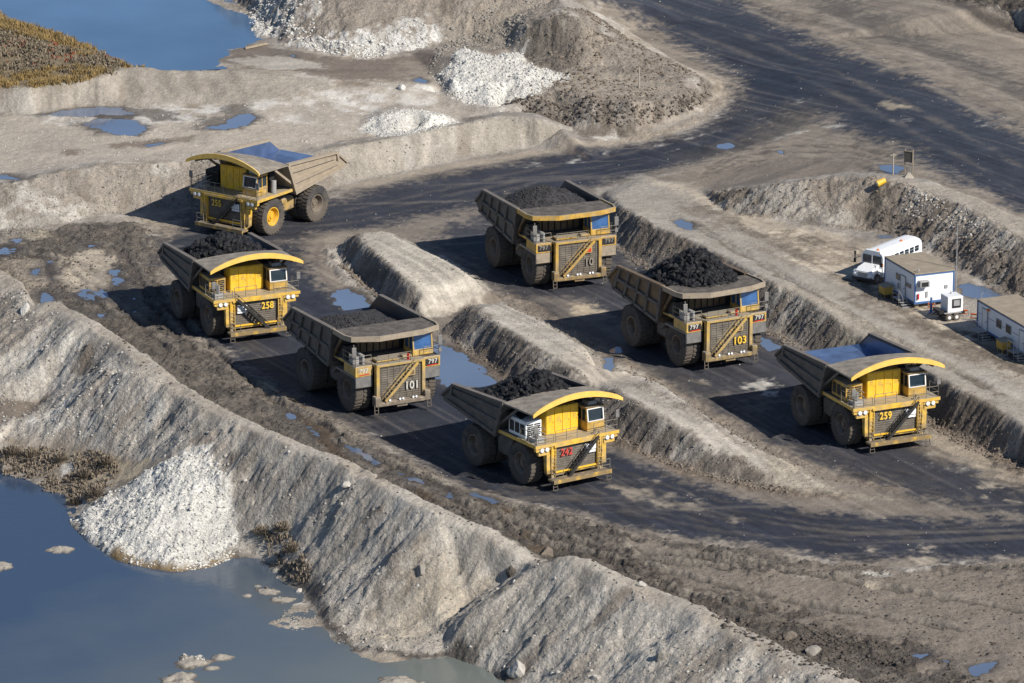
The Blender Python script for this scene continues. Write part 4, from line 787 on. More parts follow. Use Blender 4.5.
def make_bed(root, side, W0, m_side, m_in, kind, floor_z):
    """dump body: side profile (x,z) J,H,T2,I ; half width W0"""
    J, H, T, T2, I = side
    th = .22
    bed = MB()
    prof = [J, H, T, T2, (T2[0]+1.6, I[1]+.85), I]
    for s_ in (-1, 1):
        bed.prism(prof, s_*W0, s_*(W0-th))
    # underside / floor slab, front wall
    fl = [(I[0]+.1, I[1]+.02), (T2[0]+1.6, I[1]+.87), (T2[0], T2[1]+.05), (T[0]+.02, T[1]-.02), (T2[0]+1.7, I[1]+1.45), (I[0]+.25, I[1]+.55)]
    bed.prism(fl, -(W0-th-.003), W0-th-.003)
    bed.prism([(J[0]-.02, J[1]-.05), (J[0]-.25, J[1]-.05), (I[0]-.12, I[1]+.5), (I[0]+.12, I[1]+.5)], -(W0-th-.004), W0-th-.004)
    # top rails
    for s_ in (-1, 1):
        bed.bar((J[0], s_*(W0-.02), J[1]+.06), (H[0], s_*(W0-.02), H[1]+.06), .42, .24)
        bed.bar((H[0]+.02, s_*(W0+.01), H[1]), (T[0]+.04, s_*(W0+.01), T[1]), .30, .2)
    bo = bed.build('dump_body', m_side, root)
    for s_ in (-1, 1):     # stiffening ribs of each flank
        r = MB(); y = s_*(W0+.10)
        def P_(t, k):   # t along the flank 0 front .. 1 tail, k 0 bottom .. 1 top
            top = Vector((J[0]+(H[0]-J[0])*t, 0, J[1]+(H[1]-J[1])*t)); bx = I[0]+(T2[0]+.5-I[0])*t; bz = I[1]+(.95*t if t < .8 else .76+(t-.8)*2.2)
            bot = Vector((bx, 0, bz)); q_ = bot.lerp(top, k); return (q_.x, y, q_.z)
        if kind == 'K':
            for k in (.40, .78): r.bar(P_(.02, k), P_(.93, k), .2, .34)
            r.bar(P_(0.01, 0), P_(0.01, 1), .24, .34); r.bar(P_(.0, .04), P_(.98, .03), .2, .3)
            r.bar(P_(.94, .35), P_(.99, .98), .2, .3)
        else:
            for t in (.01, .27, .5, .72, .93): r.bar(P_(t, .02), P_(t, .98), .2, .3)
            for k in (.04, .5): r.bar(P_(0, k), P_(.97, k), .2, .28)
        r.build('body_rib', 'bed_grey' if m_side == 'bed_rust' else m_side, bo)
    # liner: what the load slides on
    ln = MB()
    ln.add([(I[0]+.27, -(W0-th-.01), I[1]+.57), (I[0]+.27, W0-th-.01, I[1]+.57), (T2[0]+1.7, W0-th-.01, I[1]+1.47), (T2[0]+1.7, -(W0-th-.01), I[1]+1.47), (T[0]+.1, -(W0-th-.01), T[1]+.02), (T[0]+.1, W0-th-.01, T[1]+.02)], [(0, 1, 2, 3), (3, 2, 5, 4)])
    for s_ in (-1, 1):
        yy = s_*(W0-th-.012)
        ln.add([(J[0]-.3, yy, J[1]-.1), (H[0]+.1, yy, H[1]-.1), (T[0]+.25, yy, T[1]), (T2[0]+1.7, yy, I[1]+1.47), (I[0]+.27, yy, I[1]+.57)], [(0, 1, 2, 3, 4)])
    ln.add([(J[0]-.26, -(W0-th-.02), J[1]-.1), (J[0]-.26, W0-th-.02, J[1]-.1), (I[0]-.1, W0-th-.02, I[1]+.6), (I[0]-.1, -(W0-th-.02), I[1]+.6)], [(0, 1, 2, 3)])
    ln.build('liner', m_in, bo, fix=False)
    return bo
def cyl_pair(root, a, b, y, r=.2, m='steel'):
    for s_ in (-1, 1):
        c = MB(); A_, B_ = Vector((a[0], s_*y, a[1])), Vector((b[0], s_*y, b[1])); mid = A_.lerp(B_, .55)
        c.tube(A_, mid, r, 12); c.tube(mid, B_, r*.7, 12); c.build('hoist_cylinder', m, root)

def haul_truck_arched(name, loc, yaw, number, num_m, bed_m='bed_grey', liner='bed_liner', rimm='rim_grey', mirror=False, roof='canopy_top', grid_m='white_paint'):
    R = 1.86; root = empty(name, loc, yaw)
    for s_ in (1, -1):
        make_wheel(root, 0, s_*3.22, R, 1.30, s_, rimm if s_ > 0 else rimm, .93, .30)
    for s_ in (1, -1):
        for y, ho in ((3.86, .12), (2.42, -.2)):
            make_wheel(root, -6.35, s_*y, R, 1.28, s_, 'rim_grey', .93, ho)
    # chassis
    f = MB()
    for s_ in (-1, 1): f.prism([(2.6, 1.6), (2.6, 3.1), (-3.0, 2.9), (-5.2, 2.4), (-8.2, 2.4), (-8.2, 1.7), (-5.2, 1.3), (0, 1.3)], s_*1.35, s_*.85)
    f.box((-6.35, 0, R), (1.7, 4.0, 1.6), bev=.3); f.box((0, 0, 1.75), (1.1, 4.6, .9), bev=.2); f.box((1.2, 0, 2.4), (2.6, 2.4, 2.2)); f.box((-2.8, 0, 2.2), (1.2, 3.4, 1.4), bev=.1)
    f.box((-8.4, 0, 2.2), (.5, 2.6, .8)); f.tube((-8.0, -1.7, 2.9), (-8.0, 1.7, 2.9), .35, 12)
    for s_ in (-1, 1): f.box((0, s_*1.9, 3.0), (1.0, .7, 2.6), bev=.1)
    f.build('chassis', 'dark_steel', root)
    ft = MB(); ft.box((-3.0, -2.7, 2.4), (2.2, 1.3, 1.7), bev=.2); ft.build('fuel_tank', 'steel', root)
    ht = MB(); ht.box((-3.0, 2.7, 2.4), (1.9, 1.2, 1.5), bev=.2); ht.build('hydraulic_tank', 'yellow_dirty', root)
    cyl_pair(root, (-2.2, 1.7), (-3.9, 4.3), 1.65)
    # deck
    d = MB(); dz = 4.15
    d.box((1.55, 0, dz), (3.1, 8.3, .16)); d.box((3.07, 0, dz-.06), (.12, 8.6, .30)); 
    for s_ in (-1, 1): d.box((.1, s_*4.15, dz-.08), (6.0, .14, .3)); d.box((-1.5, s_*3.45, dz-.1), (3.2, 1.3, .14))
    dk = d.build('deck', 'yellow', root)
    # front frame, lamp brackets, bumper platform
    fr = MB()
    for s_ in (-1, 1):
        fr.prism([(3.05, 4.0), (3.05, 3.2), (2.9, 1.5), (3.15, .95), (2.0, 1.2), (1.7, 4.0)], s_*2.35, s_*2.65)
        fr.box((2.85, s_*3.45, 3.82), (.35, 1.45, .42), bev=.04); fr.box((2.85, s_*3.35, 3.40), (.3, 1.1, .36), bev=.04)
        fr.prism([(2.95, 3.3), (2.95, 2.2), (3.0, 1.5), (2.6, 1.5), (2.4, 3.3)], s_*2.65, s_*3.05)
    fr.box((3.1, 0, 3.92), (.2, 4.8, .22)); fr.box((2.55, 0, 1.35), (.5, 4.8, .35), bev=.05)
    fr.build('front_frame', 'yellow', root)
    bp_ = MB(); bp_.box((3.45, 0, .98), (.95, 5.9, .22), bev=.04); bp_.box((3.92, 0, 1.0), (.12, 5.95, .36)); bp_.build('bumper', 'yellow', root)
    for s_ in (-1, 1):
        l_ = MB(); y = s_*2.75
        for k in (-.16, .16): l_.bar((3.75, y+k, .95), (3.9, y+k*1.4, .25), .06)
        l_.bar((3.83, y-.22, .55), (3.83, y+.22, .55), .05); l_.bar((3.9, y-.24, .27), (3.9, y+.24, .27), .06); l_.build('step', 'steel', root)
    for s_ in (-1, 1):
        for k in (-.26, .26):
            h_ = MB(); h_.tube((3.0, s_*3.35+k, 3.74), (3.1, s_*3.35+k, 3.74), .215, 16); ob = h_.build('headlight', 'chrome', root)
            q_ = MB(); q_.tube((3.101, s_*3.35+k, 3.74), (3.14, s_*3.35+k, 3.74), .19, 16, .15); q_.build('lens', 'lens', ob)
    gs = -1 if mirror else 1
    g = MB(); g.box((2.72, 0, 2.7), (.12, 4.7, 2.6))
    for k in range(12): g.box((2.80, 0, 1.55+k*.2), (.05, 3.9, .05))
    gr = g.build('grille', 'grille', root)
    gf = MB()
    for a, b in (((2.86, -2.2, 1.5), (2.86, -2.2, 3.95)), ((2.86, 2.2, 1.5), (2.86, 2.2, 3.95)), ((2.86, -2.2, 1.5), (2.86, 2.2, 1.5))): gf.bar(a, b, .14)
    gf.build('grille_frame', 'yellow_clean', gr)
    wb = MB(); wb.box((2.9, gs*1.45, 3.2), (.35, .95, .5), bev=.03); wb.box((2.9, gs*1.45, 2.8), (.25, .95, .2)); wb.build('control_box', 'white_paint', root)
    text('fleet_number', number, .9, (2.95, -1.0 if not mirror else 1.1, 3.13), num_m, root, sx=.85, bold=.022)
    stairs(root, (3.2, -gs*1.05, 1.1), (3.12, gs*2.0, 4.15), .6, (1, 0, 0), 'dark_steel', railh=.45, mr='dark_steel')
    ladder(root, 3.05, -2.42, 1.1, 3.9, .42, 'yellow'); ladder(root, 3.05, 2.35, 1.1, 3.9, .42, 'yellow')
    railing(root, [(3.85, -2.8, 1.1), (3.85, -1.95, 1.1)], 1.0); railing(root, [(3.85, 1.7, 1.1), (3.85, 2.85, 1.1)], 1.0)
    railing(root, [(3.05, -2.2, dz+.08), (3.05, 0, dz+.08)], 1.0); railing(root, [(3.05, 1.7, dz+.08), (3.05, 4.15, dz+.08), (1.4, 4.15, dz+.08)], 1.0)
    railing(root, [(3.05, -4.15, dz+.08), (3.05, -2.4, dz+.08)], .8); railing(root, [(3.0, -4.15, dz+.08), (.6, -4.15, dz+.08)], 1.0)
    # yellow control cabinet in the middle
    cb = MB(); cb.box((.35, -.25, dz+1.28), (1.5, 3.3, 2.4), bev=.04)
    c0 = cb.build('control_cabinet', 'yellow_clean', root)
    for k in range(4):
        dr = MB(); dr.box((1.125, -1.48+k*.82, dz+1.28), (.05, .74, 2.2), bev=.015); do = dr.build('door', 'yellow_clean', c0); vt = MB(); [vt.box((1.155, -1.48+k*.82, dz+1.75-.16*i), (.02, .34, .05)) for i in range(4)]; vt.box((1.16, -1.22+k*.82, dz+1.2), (.03, .06, .22)); vt.build('vent', 'yellow_dirty', do)
        hd = MB(); hd.box((1.17, -1.25+k*.82, dz+1.9), (.05, .07, .2)); hd.build('handle', 'chrome', c0) if 0 else None
    # grid resistor box on the truck's right
    gb = MB(); gb.box((-.3, -3.1, dz+.85), (2.6, 1.6, 1.55), bev=.04); g0 = gb.build('resistor_box', grid_m, root)
    for k in range(2):
        lv = MB()
        for i in range(6): lv.box((1.03, -3.47+k*.74, dz+.4+i*.18), (.06, .6, .09), ry=.5)
        lv.build('louvre', 'black', g0)
    vn = MB()
    for k in range(3): vn.box((-1.1+k*.8, -3.93, dz+.85), (.6, .05, .9))
    vn.build('vent', 'dark_steel', g0)
    rk = MB()
    for k in range(5): rk.tube((1.5+k*.18, -3.4, dz+.1), (1.5+k*.18, -3.4, dz+1.25), .05, 6)
    for z_ in (.4, .8, 1.2): rk.bar((1.3, -3.9, dz+z_), (2.4, -3.9, dz+z_), .06); rk.bar((1.3, -2.9, dz+z_), (2.4, -2.9, dz+z_), .06)
    rk.box((1.9, -3.4, dz+.25), (.9, .9, .35)); rk.build('pipe_rack', 'grey_paint', root)
    ac = MB(); ac.box((-.9, 0, dz+1.0), (.8, 6.0, 1.9)); ac.build('bulkhead', 'black', root)
    # cab on the truck's left
    cx, cy, cz = 1.35, 2.55, dz+.1
    cbm = MB(); cbm.box((cx-.1, cy, cz+.42), (1.75, 1.75, .84), bev=.05); cbm.prism([(cx+.62, cz+1.95), (cx-.98, cz+1.95), (cx-.98, cz+2.12), (cx+.78, cz+2.12)], cy-.95, cy+.95)
    cbm.box((cx-.9, cy, cz+1.35), (.12, 1.72, 1.1))
    for y in (-.82, .82):
        cbm.bar((cx+.72, cy+y, cz+.8), (cx+.58, cy+y, cz+1.98), .12); cbm.bar((cx-.15, cy+y, cz+.8), (cx-.15, cy+y, cz+1.98), .1); cbm.bar((cx-.88, cy+y, cz+.8), (cx-.88, cy+y, cz+1.98), .12)
    ca_ = cbm.build('cab', 'yellow_dirty', root)
    gl = MB(); gl.box((cx-.13, cy, cz+1.38), (1.45, 1.6, 1.12)); gl.build('window', 'glass', ca_)
    wf = MB()
    for y in (-.8, .8): wf.bar((cx+.76, cy+y, cz+.86), (cx+.62, cy+y, cz+1.95), .09)
    wf.bar((cx+.76, cy-.8, cz+.86), (cx+.76, cy+.8, cz+.86), .06); wf.bar((cx+.63, cy-.8, cz+1.93), (cx+.63, cy+.8, cz+1.93), .09); wf.build('window_frame', 'white_paint', ca_)
    ab = MB(); ab.box((cx-.2, cy, cz+2.3), (.9, .9, .34), bev=.05); ab.build('air_conditioner', 'grey_paint', ca_)
    for s_ in (-1, 1):
        mr_ = MB(); y = s_*4.2; mr_.tube((2.9, y, dz), (2.9, y, dz+1.7), .04, 6); mr_.box((2.95, y, dz+1.5), (.1, .36, .7), bev=.03); mr_.build('mirror', 'guard_grey', root)
    ex = MB(); ex.tube((-.5, 3.5, dz), (-.5, 3.5, dz+1.3), .28, 14); ex.box((-.6, 2.2, dz+.8), (.9, .8, 1.3), bev=.05); ex.build('air_cleaner', 'grey_paint', root)
    # body and arched canopy
    W0 = 4.3
    bo = make_bed(root, ((-1.7, 6.8), (-9.8, 6.35), (-11.5, 5.05), (-11.3, 4.65), (-3.0, 3.6)), W0, bed_m, liner, 'K', 4.2)
    def zc(y, x):
        t = min(1, max(0, (x+1.7)/4.8)); A_ = .30+.70*t; return 6.85+.15*t+A_*(1-(y/4.6)**2)
    nx, ny = 8, 24; cv = []; cf = []
    for i in range(nx+1):
        x = -1.72+4.8*i/nx; hw = 4.38+.14*(i/nx)
        for j in range(ny+1):
            y = -hw+2*hw*j/ny; bumpy = .05*mnoise.noise(Vector((x*1.1, y*1.1, len(number)+ord(number[-1]))))
            cv.append((x, y, zc(y, x)+.32*(1-(abs(y)/hw)**6)*0+bumpy*(0 < i < nx)*(0 < j < ny)))
    k0 = len(cv); cv += [(v[0], v[1], v[2]-.14) for v in cv[:k0]]
    I_ = lambda i, j: i*(ny+1)+j
    for i in range(nx):
        for j in range(ny):
            cf.append((I_(i, j), I_(i+1, j), I_(i+1, j+1), I_(i, j+1))); cf.append((k0+I_(i, j), k0+I_(i, j+1), k0+I_(i+1, j+1), k0+I_(i+1, j)))
    for i in range(nx): cf.append((I_(i, 0), k0+I_(i, 0), k0+I_(i+1, 0), I_(i+1, 0))); cf.append((I_(i, ny), I_(i+1, ny), k0+I_(i+1, ny), k0+I_(i, ny)))
    for j in range(ny): cf.append((I_(0, j), I_(0, j+1), k0+I_(0, j+1), k0+I_(0, j))); cf.append((I_(nx, j), k0+I_(nx, j), k0+I_(nx, j+1), I_(nx, j+1)))
    cn = link_mesh('canopy', cv, cf, M[roof], bo); 
    vs = []; hw = 4.6; n_ = 28
    for j in range(n_+1):
        y = -hw+2*hw*j/n_; z0 = zc(y*.985, 3.1)-.20; hgt = .27+.24*math.sin(math.pi*j/n_)**.4
        vs += [(3.10, y, z0), (3.24, y, z0), (3.24, y, z0+hgt), (3.10, y, z0+hgt)]
    fs = []
    for j in range(n_):
        for k in range(4): fs.append((j*4+k, j*4+(k+1) % 4, j*4+4+(k+1) % 4, j*4+4+k))
    fs += [(0, 1, 2, 3), tuple(n_*4+k for k in (3, 2, 1, 0))]
    vz = link_mesh('visor', vs, fs, M['visor_yellow'], cn)
    bm = bmesh.new(); bm.from_mesh(vz.data); bmesh.ops.recalc_face_normals(bm, faces=bm.faces); bm.to_mesh(vz.data); bm.free()
    cs = MB()
    for s_ in (-1, 1):
        cs.bar((-2.6, s_*4.2, 4.7), (.2, s_*4.25, 6.7), .16, .22); cs.bar((2.6, s_*2.6, 7.45), (.4, s_*2.2, 6.2), .12)
    for k in range(-3, 4): cs.bar((-1.7, k*1.2, zc(k*1.2, -1.7)-.25), (3.0, k*1.2, zc(k*1.2, 3)-.25), .1, .22)
    cs.build('canopy_brace', bed_m, bo)
    return root

def haul_truck_flat(name, loc, yaw, number, num_m, model_m='white_mark', front_m='yellow_worn', bed_m='bed_grey', liner='liner_dark', win='glass_blue', fender_m='yellow_worn'):
    R = 2.0; root = empty(name, loc, yaw)
    for s_ in (1, -1): make_wheel(root, 0, s_*3.22, R, 1.5, s_, 'rim_grey', .88, -.25)
    for s_ in (1, -1):
        for y, ho in ((3.98, .0), (2.38, -.2)): make_wheel(root, -7.2, s_*y, R, 1.5, s_, 'rim_grey', .88, ho)
    f = MB()
    for s_ in (-1, 1): f.prism([(2.6, 1.6), (2.6, 3.1), (-3.0, 3.0), (-6, 2.6), (-9.0, 2.6), (-9.0, 1.8), (-6, 1.5), (0, 1.4)], s_*1.3, s_*.75)
    f.box((-7.2, 0, R), (1.7, 4.0, 1.6), bev=.3); f.box((0, 0, 1.9), (1.1, 4.6, .9), bev=.2); f.box((1.0, 0, 2.5), (2.6, 2.4, 2.2)); f.box((-3.2, 0, 2.4), (1.6, 3.4, 1.6), bev=.1); f.tube((-8.9, -1.8, 3.0), (-8.9, 1.8, 3.0), .36, 12)
    f.build('chassis', 'dark_steel', root)
    ft = MB(); ft.box((-3.2, -2.7, 2.5), (2.6, 1.4, 1.8), bev=.3); ft.build('fuel_tank', 'steel', root)
    cyl_pair(root, (-2.6, 1.9), (-4.4, 4.5), 1.75, .24)
    dz = 4.75
    d = MB(); d.box((.6, 0, dz-.1), (3.4, 8.2, .14)); 
    d.prism([(2.3, -2.5), (2.3, 2.5), (3.0, 2.35), (3.0, -2.35)], dz-.16, dz+.02, 'z')
    for s_ in (-1, 1): d.box((-1.6, s_*3.5, dz-.22), (2.6, 1.2, .12))
    d.box((1.7, -.9, dz+.14), (1.0, 2.2, .22), bev=.04); d.box((1.5, 1.2, dz+.12), (.7, .9, .2), bev=.03)
    d.build('deck', front_m, root)
    # fenders with grey mud guards below
    for s_ in (-1, 1):
        fe = MB(); fe.box((1.2, s_*3.35, 4.22), (2.4, 1.65, 1.0), bev=.06); o = fe.build('fender', fender_m, root)
        mg = MB(); mg.prism([(2.38, 3.72), (2.38, 2.75), (2.15, 2.6), (2.15, 3.72)], s_*2.55, s_*4.15); mg.prism([(2.3, 3.74), (-1.5, 3.74), (-2.4, 3.0), (-2.5, 2.85), (-1.6, 3.58), (2.3, 3.58)], s_*2.55, s_*4.2); mg.build('mud_guard', 'guard_grey' if model_m else 'bed_tan', root)
        pl = MB(); pl.box((2.415, s_*3.35, 4.2), (.03, 1.3, .62)); p_ = pl.build('model_plate', 'black' if number != '101' or s_ > 0 else fender_m, o)
        text('model_number', '797', .58, (2.45, s_*3.42, 4.26), model_m or 'faded_mark', o, ext=.012, bold=.012)
        if model_m:
            u_ = MB(); u_.prism([(s_*3.35-.5, 3.94), (s_*3.35+.5, 4.0), (s_*3.35+.5, 3.92), (s_*3.35-.5, 3.88)], 2.432, 2.46, 'x'); u_.build('underline', 'red', o)
    # big radiator
    g = MB(); g.box((2.55, .0, 3.0), (.5, 4.5, 3.3))
    for k in range(15): g.box((2.82, .0, 1.5+k*.21), (.06, 4.1, .06))
    for k in range(-3, 4): g.box((2.83, k*.62, 3.0), (.05, .05, 3.0))
    gr = g.build('grille', 'grille', root)
    gf = MB(); gf.box((2.75, -2.25, 3.05), (.5, .3, 3.5), bev=.03); gf.box((2.75, 2.25, 3.05), (.5, .3, 3.5), bev=.03); gf.box((2.76, 0, 4.68), (.5, 4.8, .26), bev=.03); gf.build('grille_frame', front_m, root)
    bp_ = MB(); bp_.box((3.1, 0, 1.2), (.55, 5.2, .4), bev=.05); bp_.box((3.05, -2.45, 1.5), (.7, .5, .9), bev=.04); bp_.box((3.05, 2.45, 1.5), (.7, .5, .9), bev=.04); bp_.box((3.1, 0, .95), (.3, 1.0, .3)); bp_.build('bumper', front_m if number != '101' else 'bed_tan', root)
    for k in (-1.6, -1.3, -.3, 0, 1.0, 1.3):
        h_ = MB(); h_.tube((3.3, k, 1.55), (3.42, k, 1.55), .12, 12); hh = h_.build('headlight', 'chrome', root)
        q_ = MB(); q_.tube((3.421, k, 1.55), (3.44, k, 1.55), .10, 12); q_.build('lens', 'lens', hh)
    for s_ in (-1, 1):
        l_ = MB(); y = s_*2.6
        for k in (-.18, .18): l_.bar((3.3, y+k, 1.2), (3.35, y+k, .4), .07)
        l_.bar((3.34, y-.2, .75), (3.34, y+.2, .75), .05); l_.bar((3.35, y-.2, .42), (3.35, y+.2, .42), .07); l_.build('step', 'steel', root)
    stairs(root, (3.15, -1.75, 1.5), (3.15, 1.45, 4.7), .62, (1, 0, 0), front_m, steps=14, mr=front_m, railh=.55)
    text('fleet_number', number, 1.0, (2.95, 1.08, 2.5), num_m, root, sx=.92, bold=.018, ext=.05)
    pb = MB(); pb.box((2.98, .95, 3.75), (.16, .85, .6)); pb.build('number_plate', front_m, root); pc = MB(); pc.box((3.075, .95, 3.75), (.03, .6, .38)); pc.build('plate_face', 'red' if model_m is None else 'bed_rust', root)
    railing(root, [(2.95, -2.3, dz), (2.95, 1.0, dz)], .9); railing(root, [(2.3, -4.1, dz), (2.3, -2.6, dz)], .9); railing(root, [(2.3, 2.6, dz), (2.3, 4.1, dz), (.3, 4.1, dz)], .9); railing(root, [(2.2, -4.1, dz), (-.3, -4.1, dz)], .9)
    pr = MB()
    for k in range(4): pr.tube((1.9-k*.35, -3.2, dz), (1.9-k*.35, -3.2, dz+.85), .13, 10)
    pr.box((1.3, -3.8, dz+.35), (1.2, .4, .7)); pr.build('air_cleaner', 'grey_paint', root)
    if front_m == 'yellow_worn':
        fx = MB(); fx.tube((2.6, .9, dz), (2.6, .9, dz+.6), .12, 10); fx.build('fire_extinguisher', 'red', root)
    # cab
    cx, cy, cz = .9, 2.75, dz
    cbm = MB(); cbm.box((cx, cy, cz+.3), (1.9, 2.0, .6), bev=.05); cbm.box((cx-.05, cy, cz+2.02), (2.0, 2.1, .16), bev=.04); cbm.box((cx-.9, cy, cz+1.3), (.1, 1.9, 1.4))
    for y in (-.92, .92):
        cbm.bar((cx+.9, cy+y, cz+.55), (cx+.72, cy+y, cz+1.98), .12); cbm.bar((cx, cy+y, cz+.55), (cx, cy+y, cz+1.98), .1)
    ca_ = cbm.build('cab', fender_m, root)
    gl = MB(); gl.prism([(cx+.9, cz+.62), (cx+.74, cz+1.94), (cx-.85, cz+1.94), (cx-.85, cz+.62)], cy-.9, cy+.9); gl.build('window', win, ca_)
    bk = MB(); bk.box((-1.0, -.6, dz+1.1), (.5, 6.4, 2.1)); bk.box((-.9, -3.3, dz+.6), (1.6, 1.2, 1.2)); bk.build('bulkhead', 'black', root)
    en = MB(); 
    for k in range(7): en.box((-.68, -2.6+k*.65, dz+1.1), (.1, .5, 1.7))
    en.build('vent', 'bed_rust', root)
    for s_ in (-1, 1):
        mr_ = MB(); y = s_*4.25; mr_.tube((2.2, y, dz-.3), (2.2, y, dz+2.0), .045, 6); mr_.box((2.25, y, dz+1.3), (.12, .4, .9), bev=.03); mr_.box((2.25, y, dz+.4), (.1, .3, .4), bev=.03); mr_.build('mirror', 'guard_grey', root)
    W0 = 4.4
    bo = make_bed(root, ((-1.65, 7.1), (-10.2, 6.85), (-12.1, 5.35), (-11.9, 4.9), (-2.5, 3.5)), W0, bed_m, liner, 'C', 4.5)
    # flat canopy with chamfered corners and a raised lip
    pl = [(-1.67, -4.42), (.9, -4.5), (1.8, -4.25), (2.85, -2.0), (2.6, 2.4), (1.85, 4.25), (.9, 4.5), (-1.67, 4.42)]
    cn = MB(); n_ = len(pl); zt = lambda p: 7.12+.03*(p[0]+1.6)
    cn.add([(p[0], p[1], zt(p)) for p in pl]+[(p[0], p[1], zt(p)-.18) for p in pl], [tuple(range(n_)), tuple(range(n_, 2*n_))[::-1]]+[(i, n_+i, n_+(i+1) % n_, (i+1) % n_) for i in range(n_)])
    co = cn.build('canopy', 'canopy_dark', bo)
    lp = MB()
    for a, b in zip(pl[:-1], pl[1:]):
        a3, b3 = Vector((a[0], a[1], zt(a)-.08)), Vector((b[0], b[1], zt(b)-.08)); ext = (b3-a3).normalized()*.05; lp.bar(a3-ext, b3+ext, .16, .46)
    lp.build('canopy_lip', 'bed_tan' if number in ('101', '103') else 'yellow_dirty', co)
    cs = MB()
    for k in range(-3, 4): cs.bar((-1.7, k*1.2, 6.8), (2.0-abs(k)*.1, k*1.2, 6.98), .12, .3)
    for s_ in (-1, 1): cs.bar((-2.2, s_*4.1, 4.6), (-.2, s_*4.2, 6.9), .2, .25)
    cs.build('canopy_brace', 'bed_rust', bo)
    return root

# positions recovered from the photo
G_ = lambda x, y: (x, y, 0.0)
tK = dict(bed_m='bed_grey')
TR = {}
TR['258'] = haul_truck_arched('haul_truck', G_(-24.89, 3.48), rad(-66.2), '258', 'yellow_mark', mirror=True, grid_m='yellow_dirty')
TR['242'] = haul_truck_arched('haul_truck', G_(3.87, -39.75), rad(-56.5), '242', 'red_mark', grid_m='white_paint', liner='liner_dark')
TR['259'] = haul_truck_arched('haul_truck', G_(32.16, -29.52), rad(-65.2), '259', 'yellow_mark', grid_m='yellow_dirty')
TR['255'] = haul_truck_arched('haul_truck', G_(-26.76, 38.75), rad(-125.5), '255', 'yellow_mark', bed_m='bed_tan', rimm='rim_yellow', grid_m='dark_steel')
TR['101'] = haul_truck_flat('haul_truck', G_(-11.22, -19.45), rad(-62.7), '101', 'white_mark')
TR['103'] = haul_truck_flat('haul_truck', G_(18.46, -5.79), rad(-62.4), '103', 'yellow_mark', bed_m='bed_rust')
TR['102'] = haul_truck_flat('haul_truck', G_(5.23, 20.3), rad(-67.2), '10', 'faded_mark', model_m=None, front_m='yellow_dirty', fender_m='yellow_dirty')
LB = {'258': 'yellow haul truck numbered 258 with arched canopy and heaped coal',
 '242': 'yellow haul truck with red number 242, arched canopy, white box on deck, nearest the front',
 '259': 'empty yellow haul truck numbered 259 with arched canopy beside the raised tan road',
 '255': 'empty haul truck numbered 255 with tan dump body and yellow front wheel, facing left',
 '101': 'flat canopied haul truck with white number 101 on its grille beside a puddle',
 '103': 'flat canopied haul truck numbered 103 with the tallest mound of coal lumps',
 '102': 'dusty faded haul truck with flat canopy and level fine load, farthest on the middle lane'}
for k, o in TR.items(): tag(o, LB[k], 'haul truck', 'haul trucks waiting on the dark lanes')

def coal_heap(tr, x0, x1, hw, zb, peak, px, py, seed, chunk, label, fine=False, flat=1.0, slope=1.0):
    """heaped load in the body of truck tr: a lumpy mound plus broken lumps, one thing"""
    nx, ny = 64, 60; vs = []; r = random.Random(seed)
    def h(x, y):
        tx = (x-px)/((x1-px) if x > px else (px-x0)); ty = (y-py)/((hw-py) if y > py else (hw+py))
        d = min(1.2, math.sqrt(tx*tx+ty*ty)); b = peak*max(0, 1-d**flat)
        q_ = Vector((x*.9, y*.9, seed)); nz = mnoise.fractal(q_, .8, 2.2, 4)
        return zb+b+nz*(.16 if fine else .42)*min(1, 1.3-d*.8)
    for i in range(nx+1):
        for j in range(ny+1):
            x = x0+(x1-x0)*i/nx; y = -hw+2*hw*j/ny; vs.append((x, y, h(x, y)))
    fs = [(i*(ny+1)+j, (i+1)*(ny+1)+j, (i+1)*(ny+1)+j+1, i*(ny+1)+j+1) for i in range(nx) for j in range(ny)]
    base = [(x0, -hw, zb-1.2), (x1, -hw, zb-1.2), (x1, hw, zb-1.2), (x0, hw, zb-1.2)]
    m_ = MB(); m_.add(vs, fs)
    nvv = len(m_.v)
    ico = bmesh.new(); bmesh.ops.create_icosphere(ico, subdivisions=1, radius=1.0); iv = [v.co.copy() for v in ico.verts]; if_ = [tuple(v.index for v in f.verts) for f in ico.faces]; ico.free()
    for k in range(chunk):
        t = r.random()**.8*.95; a = r.uniform(0, 2*math.pi)
        x = px+math.cos(a)*t*((x1-px) if math.cos(a) > 0 else (px-x0)); y = py+math.sin(a)*t*((hw-py) if math.sin(a) > 0 else (hw+py))
        s = r.choice((.12, .16, .2, .28, .38, .5) if not fine else (.05, .08, .1, .14)); 
        R_ = Matrix.Rotation(r.uniform(0, 6), 3, (r.random(), r.random(), r.random()+.01)); sc3 = Vector((r.uniform(.6, 1.1), r.uniform(.6, 1.1), r.uniform(.45, .8)))*s
        c = Vector((x, y, h(x, y)+s*.12)); m_.add([c+R_ @ Vector([p_[i]*sc3[i]*r.uniform(.75, 1.1) for i in range(3)]) for p_ in iv], if_)
    o = m_.build('coal_load', 'coal_fine' if fine else 'coal', None, fix=False)
    o.data.transform(Matrix.LocRotScale(tr.location, tr.rotation_euler, None))
    c0 = o.data.vertices[0].co.copy(); cx = tr.location.copy(); o.data.transform(Matrix.Translation(-cx)); o.location = cx
    tag(o, label, 'coal load', 'coal carried by the trucks'); return o
coal_heap(TR['258'], -9.4, -.9, 3.95, 6.0, 2.0, -4.6, -.1, 3, 800, 'lumpy black coal heaped high in the truck numbered 258', flat=1.3)
coal_heap(TR['242'], -8.9, .3, 3.9, 6.0, 2.3, -3.3, .7, 5, 800, 'big black coal lumps heaped in the truck with the red number')
